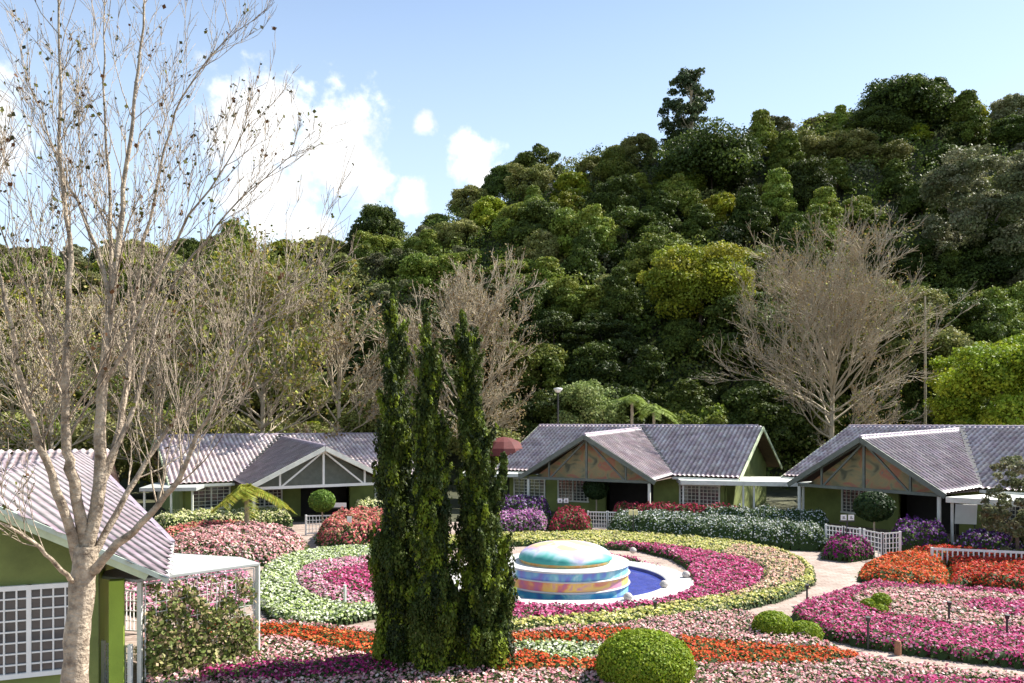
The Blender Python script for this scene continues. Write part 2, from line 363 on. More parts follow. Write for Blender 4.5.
def bed(px, label, pal, h=.26, cuts=(), dens=None, size=None, world=False, fall=.3, kind='stuff', name='flower_bed', cat='flowers', group=None, z=None, bumpy=1.0):
    """a mass of bedding plants: a leafy mound with petals standing on it"""
    global bed_id; bed_id += 1; g = np.random.default_rng(100 + bed_id)
    zz = h * .6 if z is None else z
    poly = [tuple(p) for p in px] if world else [at(x, y, zz) for x, y in px]
    cutp = [c if world else [at(x, y, zz) for x, y in c] for c in cuts]
    A = np.array(poly); lo = A.min(0); hi = A.max(0)
    def height(P):
        d = edge_dist(P, poly)
        for c in cutp: d = np.minimum(d, edge_dist(P, c))
        f = np.sqrt(np.clip(d / fall, 0, 1) * (2 - np.clip(d / fall, 0, 1)))
        return h * f * (1 + .18 * bumpy * vnoise(P[:, 0], P[:, 1], 3.1, bed_id) + .16 * bumpy * vnoise(P[:, 0], P[:, 1], 9.0, bed_id))
    def ok(P):
        r = inside(P, poly)
        for c in cutp: r &= ~inside(P, c)
        return r
    st = .12; xs = np.arange(lo[0], hi[0] + st, st); ys = np.arange(lo[1], hi[1] + st, st)
    X, Y = np.meshgrid(xs, ys); P = np.stack([X, Y], -1).reshape(-1, 2); I = ok(P); H = np.where(I, height(P), 0.0) + .012
    n = len(xs); i = np.arange(len(ys) - 1)[:, None] * n; k = np.arange(n - 1)[None]
    Q = np.stack([i + k, i + k + 1, i + n + k + 1, i + n + k], -1).reshape(-1, 4); Q = Q[I[Q].sum(1) >= 2]
    used = np.unique(Q); remap = np.zeros(len(P), int); remap[used] = np.arange(len(used))
    V0 = np.column_stack([P[used], H[used] - .03]); V0[:, 2] = np.maximum(V0[:, 2], .010); c0 = np.tile(LEAFC[2] * 1.2, (len(V0), 1))
    area = len(Q) * st * st; Ym = A[:, 1].mean()
    dens = dens or (95 if Ym < 24 else 75 if Ym < 34 else 60); size = size or (.095 if Ym < 24 else .115 if Ym < 34 else .14)
    dens *= 2.7; size *= .72; m = int((hi - lo).prod() * dens * 3.5); P = lo + g.random((m, 2)) * (hi - lo); P = P[ok(P)]
    e = .05; gx = (height(P + [e, 0]) - height(P - [e, 0])) / (2 * e); gy = (height(P + [0, e]) - height(P - [0, e])) / (2 * e)
    P = P[g.random(len(P)) < np.sqrt(1 + gx ** 2 + gy ** 2) / 3.5]; m = len(P)
    Hh = height(P); pr = [w for _, w in PAL[pal]]; cs = np.array([c for c, _ in PAL[pal]])
    idx = g.choice(len(cs), m, p=np.array(pr) / sum(pr)); col = cs[idx] * (1 + .25 * (g.random((m, 1)) - .5))
    bl = 1 + .10 * vnoise(P[:, 0], P[:, 1], 2.0, bed_id)[:, None]; col = np.clip(col * bl, 0, .85)
    # outward slope of the mound tilts the flowers at its edges
    e = .08; gx = (height(P + [e, 0]) - height(P - [e, 0])) / (2 * e); gy = (height(P + [0, e]) - height(P - [0, e])) / (2 * e)
    up = np.clip(np.column_stack([-gx, -gy, np.ones(m)]), -2.5, 2.5); N = unit(unit(up) + .55 * g.normal(size=(m, 3)) * [1, 1, .5])
    N[:, 2] = np.abs(N[:, 2]) + .05; N = unit(N)
    Pz = np.column_stack([P, Hh + g.random(m) * .07 + .01])
    p1 = cards(Pz, N, size * (.6 + .8 * g.random(m)), col, g)
    P2 = np.column_stack([P + g.normal(size=(m, 2)) * .05, Hh * .97 + g.random(m) * .05 - .01]); k = g.random(m) < .5
    p2 = cards(P2[k], unit(N[k] + .6 * rnd_dir(k.sum(), g)), size * 1.0, LEAFC[g.integers(0, 3, k.sum())] * (1 + .6 * g.random((k.sum(), 1))), g, 1.4)
    V, Fq, cc = join([(V0, remap[Q], c0), p1, p2])
    o = mesh_obj(name, V, Fq, M['petal'], col=cc)
    tag(o, label, cat, group, kind); return o

def circ(cx, cy, r, n=40): return [(cx + r * math.cos(2 * math.pi * i / n), cy + r * math.sin(2 * math.pi * i / n)) for i in range(n)]
POOL = (1.9, 29.7, 4.75); FC = (1.9, 28.5)
def px_of(x, y, z=0): return (512 + F * x / y, HOR + (CH - z) * F / y)
poolpx = [px_of(x, y, .15) for x, y in circ(*POOL)]
# foreground bed
o1 = [(200, 628), (258, 628), (300, 630), (345, 634), (400, 641), (396, 660), (366, 657), (333, 653), (290, 642), (256, 638), (200, 638)]
mg1 = [(200, 674), (256, 667), (320, 664), (373, 659), (400, 664), (398, 677), (340, 680), (293, 684), (240, 684), (200, 684)]
o2 = [(500, 640), (516, 637), (560, 636), (600, 633), (624, 631), (640, 636), (621, 645), (570, 645), (520, 646), (500, 648)]
wg1 = [(505, 647), (516, 646), (560, 645), (603, 647), (600, 662), (575, 664), (545, 661), (520, 653), (505, 652)]
o3 = [(488, 668), (508, 660), (523, 655), (555, 662), (600, 666), (606, 676), (570, 675), (530, 673), (500, 674)]
o4 = [(676, 641), (700, 643), (733, 646), (780, 650), (841, 653), (862, 657), (852, 664), (800, 668), (740, 668), (697, 668), (686, 660)]
mg2 = [(800, 700), (840, 686), (880, 682), (940, 682), (1024, 687), (1100, 694), (1100, 710), (840, 712)]
fg = [(140, 640), (200, 625), (258, 622), (300, 626), (345, 630), (380, 634), (440, 638), (515, 634), (570, 630), (620, 627), (660, 620), (700, 616), (740, 614), (765, 620), (800, 637), (845, 653), (900, 665), (960, 672), (1024, 681), (1120, 692), (1180, 760), (1000, 830), (512, 840), (200, 800), (150, 720)]
bed(fg, 'pale pink bedding flowers filling the large foreground bed round the green topiary ball', 'pale', cuts=[o1, mg1, o2, wg1, o3, o4, mg2], fall=.12)
bed(o1, 'band of orange flowers at left between the trellis and the cypresses', 'orange', .3, fall=.12)
bed(mg1, 'band of deep magenta flowers at bottom left before the cypresses', 'deepmag', .3, fall=.12)
bed(o2, 'thin orange band between the yellow ring and the pale green patch', 'orange', .3, fall=.12)
bed(wg1, 'pale green and white patch between two orange bands', 'whitegreen', .27, fall=.12)
bed(o3, 'orange red band left of the large topiary ball at its foot', 'orange', .3, fall=.12)
bed(o4, 'long orange band running right from the large topiary ball', 'orange', .3, fall=.12)
bed(mg2, 'magenta flowers along the bottom right corner', 'magenta', .3, fall=.12)
# oval round the fountain
ring_out = [(385, 613), (345, 621), (310, 625), (275, 619), (258, 603), (256, 585), (264, 568), (285, 556), (320, 550), (360, 546), (400, 541), (440, 537), (500, 535), (560, 533), (600, 533), (650, 535), (690, 538), (740, 544), (780, 551), (803, 560), (814, 570), (814, 581), (795, 592), (770, 600), (720, 611), (670, 619), (620, 626), (570, 629), (518, 631), (460, 631), (420, 625)]
pave = [(385, 556), (420, 548), (470, 544), (530, 543), (575, 544), (610, 552), (590, 560), (520, 570), (440, 590), (400, 585), (383, 570)]
pinkr = [(518, 622), (560, 620), (600, 616), (660, 608), (720, 598), (752, 589), (764, 580), (764, 571), (745, 561), (705, 553), (660, 547), (618, 544), (600, 546), (590, 549), (560, 552), (480, 580), (440, 600), (450, 616), (480, 622)]
bed(pinkr, 'ring of mauve and magenta flowers round the pool of the painted fountain', 'magenta', .3, cuts=[poolpx, pave, [(595, 545), (640, 548), (672, 556), (690, 566), (684, 575), (660, 566), (620, 558), (590, 556)]], fall=.15)
peach = [(735, 546), (775, 552), (796, 560), (806, 570), (803, 579), (775, 590), (745, 597), (720, 601), (752, 590), (766, 580), (766, 571), (747, 561), (720, 555)]
bed(peach, 'peach coloured flowers between the magenta ring and its yellow edge on the right', 'peach', .28, fall=.12)
left_in = [(385, 606), (350, 607), (318, 600), (300, 588), (296, 575), (312, 565), (345, 560), (385, 560), (400, 575), (400, 600)]
left_mag = [(395, 597), (360, 596), (330, 588), (322, 578), (345, 571), (378, 564), (395, 564)]
left_out = [(385, 613), (345, 621), (310, 625), (275, 619), (258, 603), (256, 585), (264, 568), (285, 556), (320, 550), (360, 546), (400, 541), (400, 612)]
bed(left_out, 'white and pale green flowers edging the left end of the oval bed', 'whitegreen', .27, cuts=[left_in], fall=.15)
bed(left_in, 'mixed pink flowers inside the left end of the oval bed', 'pinkmix', .28, cuts=[left_mag], fall=.12)
bed(left_mag, 'bright magenta wedge in the left end of the oval bed', 'magenta', .3, fall=.12)
bed(ring_out, 'yellow green flowers forming the outer ring of the oval round the fountain', 'yellow', .28, cuts=[pinkr, peach, left_out, pave, poolpx], fall=.15)
# right bed
rb = [(792, 611), (804, 603), (840, 592), (871, 584), (899, 587), (960, 590), (1024, 595), (1140, 604), (1180, 690), (1024, 662), (962, 655), (902, 647), (862, 641), (832, 635), (799, 619)]
rb_in = [(852, 600), (875, 592), (920, 592), (1024, 600), (1130, 610), (1130, 640), (1024, 632), (960, 630), (915, 622), (880, 616), (856, 608)]
rb_s = [(960, 608), (985, 603), (1024, 606), (1130, 612), (1130, 626), (1024, 622), (990, 618)]
bed(rb, 'magenta flowers along the rim of the bed right of the curved path', 'magenta', .32, cuts=[rb_in], fall=.2)
bed(rb_in, 'pale pink and peach flowers in the middle of the right hand bed', 'pale', .3, cuts=[rb_s], fall=.12)
bed(rb_s, 'crimson streak of flowers inside the pale part of the right hand bed', 'magenta', .33, fall=.12)
# back beds and hedges
bed([(858, 577), (862, 566), (880, 558), (915, 554), (945, 560), (950, 575), (945, 586), (900, 584)], 'sunlit mound of orange red flowers before the right house', 'orange', .45, fall=.9, z=.2)
bed([(905, 553), (940, 551), (1024, 553), (1110, 556), (1110, 575), (1024, 574), (985, 584), (948, 586), (952, 574), (946, 560)], 'shaded dark red flowers before the right house railing', 'red', .45, fall=.4, z=.2)
bed([(968, 583), (990, 574), (1024, 571), (1100, 573), (1130, 598), (1024, 592), (985, 589)], 'red mound of flowers at the right edge before the pink bed', 'red', .6, fall=.6, z=.2)
bed([(164, 548), (172, 538), (215, 533), (265, 529), (296, 533), (308, 542), (300, 552), (270, 559), (215, 561), (170, 556)], 'low mound of pale pink flowers before the left gabled house', 'pale', .75, fall=1.6, z=.3)
bed([(100, 600), (100, 575), (140, 560), (175, 560), (230, 563), (250, 575), (250, 600), (200, 615), (140, 612)], 'pink flowers seen behind the walkway canopy at left', 'pinkmix', .3)
bed([(148, 545), (165, 534), (200, 528), (240, 527), (260, 529), (215, 533), (172, 539), (160, 548)], 'orange red strip behind the pale pink mound', 'coral', .55, fall=.5, z=.2)
HG = 'flower hedges along the houses'
bed([(316, 541), (325, 530), (350, 525), (390, 524), (410, 535), (405, 546), (350, 549), (325, 548)], 'rounded coral and red flower hedge before the left gabled house', 'coral', 1.05, fall=.9, z=.15, kind=None, name='flower_hedge', cat='flower hedge', group=HG)
bed([(150, 532), (165, 525), (230, 524), (288, 521), (292, 527), (240, 530), (165, 535)], 'long cream and yellow hedge under the palm', 'cream', .8, fall=.4, z=0, kind=None, name='flower_hedge', cat='flower hedge', group=HG)
bed([(352, 519), (392, 517), (400, 523), (354, 524)], 'cream hedge beside the porch of the left gabled house', 'cream', 1.1, fall=.5, z=0, kind=None, name='flower_hedge', cat='flower hedge', group=HG)
bed([(485, 538), (490, 531), (546, 528), (549, 534), (545, 538)], 'lilac flower hedge right of the cypresses', 'lilac', 1.0, fall=.6, z=0, kind=None, name='flower_hedge', cat='flower hedge', group=HG)
bed([(478, 527), (485, 521), (550, 521), (552, 526), (520, 528)], 'dark purple flower hedge raised behind the lilac hedge', 'violetwhite', 1.35, fall=.6, z=0, kind=None, name='flower_hedge', cat='flower hedge', group=HG)
bed([(548, 538), (552, 529), (585, 527), (592, 532), (588, 537)], 'dark red flower hedge beside the lattice fence of the middle house', 'darkred', 1.1, fall=.7, z=0, kind=None, name='flower_hedge', cat='flower hedge', group=HG)
bed([(608, 536), (612, 529), (650, 528), (700, 531), (760, 537), (827, 544), (827, 552), (760, 549), (700, 543), (650, 539)], 'long white flowered hedge curving before the middle house', 'white', .95, fall=.6, z=0, dens=75, size=.11, kind=None, name='flower_hedge', cat='flower hedge', group=HG)
bed([(700, 528), (760, 530), (830, 535), (830, 540), (760, 535), (700, 531)], 'second white hedge behind the long one, near the walkway canopy', 'white', 1.15, fall=.5, z=0, dens=75, size=.11, kind=None, name='flower_hedge', cat='flower hedge', group=HG)
bed([(612, 524), (690, 526), (742, 529), (742, 532), (690, 530), (612, 528)], 'thin red hedge behind the white hedge', 'darkred', 1.15, fall=.4, z=0, kind=None, name='flower_hedge', cat='flower hedge', group=HG)
bed([(822, 560), (826, 550), (850, 547), (872, 552), (874, 559), (850, 563)], 'round deep purple bush before the lattice gate of the right house', 'plum', .75, fall=.7, z=0, kind=None, name='flower_hedge', cat='flower hedge', group=HG)
bed([(888, 551), (900, 545), (945, 549), (950, 555), (900, 556)], 'violet flowered hedge at the porch of the right house', 'purple', 1.2, fall=.5, z=0, kind=None, name='flower_hedge', cat='flower hedge', group=HG)
bed([(950, 556), (975, 553), (1024, 557), (1090, 562), (1090, 570), (1024, 565), (975, 561)], 'violet and red hedge along the railing at right edge', 'violetwhite', 1.0, fall=.5, z=0, kind=None, name='flower_hedge', cat='flower hedge', group=HG)

# ------------------------------------------------------------------ fountain and pool
def fountain():
    t = empty('pool', (POOL[0], POOL[1], 0), 'round pool with broad white rim and violet blue water', 'pool')
    m = MB(); R0 = POOL[2]; m.lathe([(R0 - 1.0, .02), (R0 - 1.0, .17), (R0 - .95, .20), (R0 - .04, .20), (R0, .17), (R0, 0)], 96); m.build('rim', M['fount_base'], t, smooth=False)
    m = MB(); m.add([(x, y, .06) for x, y in circ(0, 0, R0 - .95, 64)], [tuple(range(64))]); m.build('water', M['water'], t)
    m = MB(); m.lathe([(R0 - 1.003, .02), (R0 - 1.003, .165)], 96); m.build('lining', M['poolblue'], t)
    f = empty('fountain', (FC[0], FC[1], 0), 'stepped round fountain painted with clouds in rainbow bands under a domed top', 'fountain')
    z = 0
    spec = [('mural_teal', .04, .30), ('mural_red', .36, .66), ('mural_blue', .71, .97)]
    r = 2.24
    for i, (mt, a, b) in enumerate(spec):
        m = MB(); m.lathe([(r - .02, a), (r - .02, b)], 96); m.build('painted_band', M[mt], f, smooth=True)
    m = MB()
    for a, b in ((0, .04), (.30, .36), (.66, .71), (.97, 1.03)):
        m.lathe([(1.2, a), (r + .03, a), (r + .05, (a + b) / 2), (r + .03, b), (1.2, b)], 96)
    m.build('ledge', M['fount_base'], f)
    m = MB(); m.lathe([(1.58, 1.02), (1.60, 1.14)], 96); m.build('painted_band', M['mural_gold'], f, smooth=True)
    prof = [(1.66 * math.cos(a) ** .85, 1.14 + .56 * math.sin(a)) for a in np.linspace(0, math.pi / 2 - .001, 18)]
    m = MB(); m.lathe([(1.60, 1.13)] + prof, 96); m.build('dome', M['mural_dome'], f, smooth=True)
fountain()
G = 'pale round stone lights beside the fountain'
for (px_, py_, lab) in ((633, 555, 'round pale stone lamp among pink flowers behind the pool'), (686, 580, 'round pale stone lamp on the right rim of the pool'), (628, 603, 'brownish round stone lamp at the foot of the painted fountain'), (516, 606, 'round white stone lamp at the left foot of the painted fountain'), (664, 590, 'small round pale stone lamp on the front right rim of the pool')):
    x, y = at(px_, py_, .1); m = MB()
    m.lathe([(0.001, 0)] + [(.15 * math.sin(a) * (1 + .05 * math.sin(5 * a)), .14 - .14 * math.cos(a)) for a in np.linspace(.3, 3.13, 10)], 20); o = m.build('stone_lamp', M['stone'], smooth=True); o.location = (x, y, .16); tag(o, lab, 'garden light', G)

# ------------------------------------------------------------------ lodges
def tile_slope(org, ud, dd, W, Lc, g, tw=.29, rl=.42, amp=.075, step=.075, base=(.82, .66, .63), pan_shade=.46):
    """roof slope of interlocking tiles; org = top left corner, ud across, dd down"""
    org = np.array(org, float); ud = np.array(ud, float); ud /= np.linalg.norm(ud); dd = np.array(dd, float); dd /= np.linalg.norm(dd)
    nn = np.cross(dd, ud); nn = nn if nn[2] > 0 else -nn
    nt_ = int(round(W / tw)); tw = W / nt_; nr = int(round(Lc / rl)); rl = Lc / nr; k = 6
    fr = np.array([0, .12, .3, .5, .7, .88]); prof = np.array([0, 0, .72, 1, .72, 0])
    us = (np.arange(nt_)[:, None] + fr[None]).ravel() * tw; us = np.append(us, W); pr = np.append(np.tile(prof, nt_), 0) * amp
    pan = np.array([pan_shade, pan_shade * 1.1, .85, 1.1, .85, pan_shade * 1.1])  # groove shadow painted in: channels darkened, crests lightened
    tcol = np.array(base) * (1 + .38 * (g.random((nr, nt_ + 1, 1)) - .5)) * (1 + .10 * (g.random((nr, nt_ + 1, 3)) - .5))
    ti = np.minimum(np.arange(len(us)) // 6, nt_)
    ds = []; hs = []; rows = []
    for r in range(nr): ds += [r * rl, (r + 1) * rl]; hs += [0, step]; rows += [r, r]
    ds = np.array(ds); hs = np.array(hs)
    V = org + ud * us[None, :, None] + dd * ds[:, None, None] + nn * (pr[None, :, None] + hs[:, None, None] + .02)
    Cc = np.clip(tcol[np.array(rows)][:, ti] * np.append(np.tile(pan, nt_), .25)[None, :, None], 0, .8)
    n = len(us); i = np.arange(len(ds) - 1)[:, None] * n; q = np.arange(n - 1)[None]
    Fq = np.stack([i + q, i + q + 1, i + n + q + 1, i + n + q], -1).reshape(-1, 4)
    return V.reshape(-1, 3), Fq, Cc.reshape(-1, 3)
def lattice(m, a, b, z0, z1, nx, nz, w=.03, th=.03):
    """grid of bars in the vertical plane from a to b"""
    a = np.array(a, float); b = np.array(b, float); d = b - a; L = np.linalg.norm(d); d /= L; nrm = (-d[1], d[0])
    ax = ((d[0], d[1], 0), (nrm[0], nrm[1], 0), (0, 0, 1))
    for i in range(nx + 1):
        p = a + d * L * i / nx; ww = w * (2 if i in (0, nx) else 1)
        m.box((p[0], p[1], (z0 + z1) / 2), (ww, th, z1 - z0), ax)
    for j in range(nz + 1):
        c = (a + b) / 2; ww = w * (2 if j in (0, nz) else 1)
        m.box((c[0], c[1], z0 + (z1 - z0) * j / nz), (L - .004, th * .8, ww), ax)
def add_window(parent, a, b, z0, z1, nx, nz, wm=None):
    """lattice window on the wall line a-b, facing the right hand side of a->b"""
    a = np.array(a, float); b = np.array(b, float); d = (b - a) / np.linalg.norm(b - a); out = np.array((d[1], -d[0]))
    m = MB(); A = a + out * .05; B = b + out * .05; lattice(m, A, B, z0, z1, nx, nz, .03, .06)
    ax = ((d[0], d[1], 0), (out[0], out[1], 0), (0, 0, 1))
    for p in (A, B, (A + B) / 2):
        m.box((p[0], p[1], (z0 + z1) / 2), (.09, .085, z1 - z0 + .1), ax)
    c = (A + B) / 2; L = np.linalg.norm(b - a)
    for z in (z0, z1): m.box((c[0], c[1], z), (L + .16, .10, .1), ax)
    w = m.build('window', wm or M['offwhite'], parent)
    m = MB(); c = (a + b) / 2 + out * .012; m.box((c[0], c[1], (z0 + z1) / 2), (L - .02, .02, z1 - z0), ax); m.build('pane', M['glass'], w)

def lodge(P, th, uL, uR, zE, zA, zA2, zR, half, label, truss, fascia, seed, panel='mural_panel', vE=3.5, vR=10.7, prow=.5):
    g = np.random.default_rng(seed)
    t = empty('lodge_house', (P[0], P[1], 0), label, 'house', 'tile roofed garden houses', -th)
    up = np.array((0, 0, 1.))
    slope = np.array((0, vE - vR, zE - zR)); Lm = np.linalg.norm(slope)
    # main roof: front and back slopes
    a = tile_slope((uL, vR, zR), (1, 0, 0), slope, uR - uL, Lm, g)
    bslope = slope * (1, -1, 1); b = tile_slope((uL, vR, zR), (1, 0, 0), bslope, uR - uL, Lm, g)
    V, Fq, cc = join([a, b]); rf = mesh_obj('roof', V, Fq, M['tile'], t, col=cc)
    m = MB()
    for i in range(int((uR - uL) / .36)):
        x = uL + i * .36; m.tube([(x, vR, zR + .02), (x + .38, vR, zR + .035)], [.115, .125], 8)
    m.build('ridge_cap', M['ridge'], rf)
    # portico roof
    hs = math.hypot(half, zA - zE)
    parts = []
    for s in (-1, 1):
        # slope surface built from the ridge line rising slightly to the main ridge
        parts.append(tile_slope((0, 0, zA), (0, vR, zA2 - zA), (s * half, 0, zE - zA), vR * .99, hs, g, .34, .42, .035, .02, (.40, .335, .36), pan_shade=.13))  # darker tile colour paints in the duller light on these slopes
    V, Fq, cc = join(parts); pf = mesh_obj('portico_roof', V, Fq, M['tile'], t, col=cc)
    m = MB()
    for i in range(int(vR / .36)):
        y0 = i * .36; f0 = y0 / vR; f1 = (y0 + .38) / vR
        m.tube([(0, y0, zA + (zA2 - zA) * f0 + .0), (0, y0 + .38, zA + (zA2 - zA) * f1 + .015)], [.10, .11], 8)
    m.build('ridge_cap', M['ridge'], pf)
    m = MB()
    vt = (0, vR - .1, zR); 
    for s in (-1, 1):
        a0 = np.array((s * half, vE - .05, zE + .03)); a1 = np.array(vt) + (0, 0, -.02); n = 24
        for i in range(n):
            p = a0 + (a1 - a0) * i / n; q = a0 + (a1 - a0) * (i + 1.05) / n; m.bar(p + (0, 0, .09), q + (0, 0, .085), .26, .05)
    m.build('valley', M['blackmetal'], rf)
    # rake boards of portico
    m = MB()
    for s in (-1, 1): m.bar((s * (half + .02), -.03, zE - .13), (0, -.03, zA - .12), .06, .26, (0, 0, 1))
    m.build('fascia', M[fascia], t)
    # soffit of portico
    m = MB()
    for s in (-1, 1): m.add([(s * half, 0, zE - .04), (0, 0, zA - .04), (0, vE + 2, zA - .04 + .15), (s * half, vE + 2, zE - .04)], [(0, 1, 2, 3)])
    m.build('soffit', M['soffit'], t)
    # truss, posts
    zb = zE - .12; hb = half - .45
    m = MB(); k = (zA - zE) / half; v0 = .35
    m.box((0, v0, zb), (2 * hb + .1, .12, .16)); m.box((0, v0, (zb + zA) / 2 - .1), (.12, .11, zA - zb - .3))
    for s in (-1, 1):
        m.bar((s * half * .55, v0, zb + .05), (s * .05, v0, zA - .35), .10, .09)
        m.box((s * half * .57, v0 + .002, (zb + zA - k * half * .57) / 2), (.10, .10, zA - k * half * .57 - zb - .15))
        m.bar((s * (half - .3), v0, zE + .02), (0, v0, zA - .22), .11, .12)
    m.build('truss', M[truss], t)
    for s in (-1, 1):
        m = MB(); m.box((s * hb, v0, (zb - .08) / 2), (.14, .14, zb - .08)); m.build('post', M['offwhite'], t, .01)
    # painted gable panel behind truss
    vp = 1.0
    m = MB(); m.add([(-hb, vp, zb - .06), (hb, vp, zb - .06), (0, vp, zA - .12)], [(0, 1, 2)]); m.add([(-hb, vp + .08, zb - .06), (hb, vp + .08, zb - .06), (0, vp + .08, zA - .12)], [(2, 1, 0)])
    m.build('gable_panel', M[panel], t)
    # walls: porch back wall and house body
    vw = vE + .8; zi = 2.75 * zE / 2.6
    m = MB(); th_ = .2
    def wall(a, b, z0, z1, mm):
        a = np.array(a, float); b = np.array(b, float); d = (b - a); L = np.linalg.norm(d); d /= L; c = (a + b) / 2
        mm.box((c[0], c[1], (z0 + z1) / 2), (L, th_, z1 - z0), ((d[0], d[1], 0), (-d[1], d[0], 0), (0, 0, 1)))
    uW0 = uL + .9; uW1 = uR - 1.0; vB = 2 * vR - vE - .9
    wall((uW0, vw), (-.3, vw), 0, zi, m); wall((2.9, vw), (uW1, vw), 0, zi, m); wall((-.3, vw + .004), (2.9, vw + .004), 2.2, zi, m)
    wall((uW0, vB), (uW1, vB), 0, zi, m); 
    for u in (uW0, uW1):
        wall((u, vw + .1), (u, vB - .1), 0, zi, m)
        sg = .12
        zt = zR - (zR - zE) * .02 - .06
        kk = (zR - zE) / (vR - vE)
        m.add([(u - sg, vw, zi), (u - sg, vB, zi), (u - sg, vR, zi + (vR - vw) * kk - .12 + (zE - zi) + (vw - vE) * kk)] + [(u + sg, vw, zi), (u + sg, vB, zi), (u + sg, vR, zi + (vR - vw) * kk - .12 + (zE - zi) + (vw - vE) * kk)], [(0, 2, 1), (3, 4, 5), (0, 3, 5, 2), (1, 2, 5, 4)])
    m.build('wall', M['green_wall'], t)
    m = MB(); m.box((1.3, vw + 1.2, 1.1), (3.6, .1, 2.2)); m.build('doorway', M['dark'], t)
    add_window(t, (-3.6, vw - .1), (-1.5, vw - .1), .75, 2.15, 8, 7)
    if uR - 1.4 > 6: add_window(t, (4.6, vw - .1), (7.0, vw - .1), .8, 2.1, 10, 6)
    if uL + 1.2 < -6: add_window(t, (uL + 1.3, vw - .1), (-4.6, vw - .1), .8, 2.1, 6, 6)
    # gable end boards
    for u, s in ((uL, -1), (uR, 1)):
        m = MB()
        for v in (vE, 2 * vR - vE): m.bar((u + s * .04, v, zE - .10), (u + s * .04, vR, zR - .09), .07, .24)
        m.build('bargeboard', M['barge'], t)
        m = MB()
        for v in (vE, 2 * vR - vE):
            m.add([(u - s * 1.1, v, zE - .05), (u, v, zE - .05), (u, vR, zR - .05), (u - s * 1.1, vR, zR - .05)], [(0, 1, 2, 3)])
        m.build('soffit', M['soffit'], t)
    # eave gutter on both sides of portico
    m = MB(); m.box(((uL - half) / 2, vE - .06, zE - .06), (-(uL + half), .14, .14)); m.build('gutter', M['offwhite'], t)
    m = MB(); m.box(((uR + half) / 2, vE - .06, zE - .06), (uR - half, .14, .14)); m.build('gutter', M['offwhite'], t)
    return t
M['ridge'] = mat('ridge_tile', (.34, .28, .33), .6, .3, 5)
M['barge'] = mat('pale_green_board', (.50, .56, .36), .6, .15, 3)
lodge((4.3, 47.6), R(28), -8.2, 8.3, 2.6, 5.18, 5.5, 5.62, 4.35, 'middle garden house with painted gable porch, its green gable end showing at right', 'grey_green', 'grey_green', 11)
lodge((17.8, 40.9), R(54.5), -7.2, 10.5, 2.6, 5.18, 5.52, 5.62, 4.25, 'garden house at right edge with painted gable porch behind orange red flowers', 'grey_green', 'grey_green', 12)
lodge((-10.95, 46.9), R(-30), -8.0, 8.6, 2.3, 4.52, 4.9, 5.0, 4.45, 'left garden house with white trussed porch seen behind the cypresses', 'white', 'offwhite', 13, panel='grey_green')

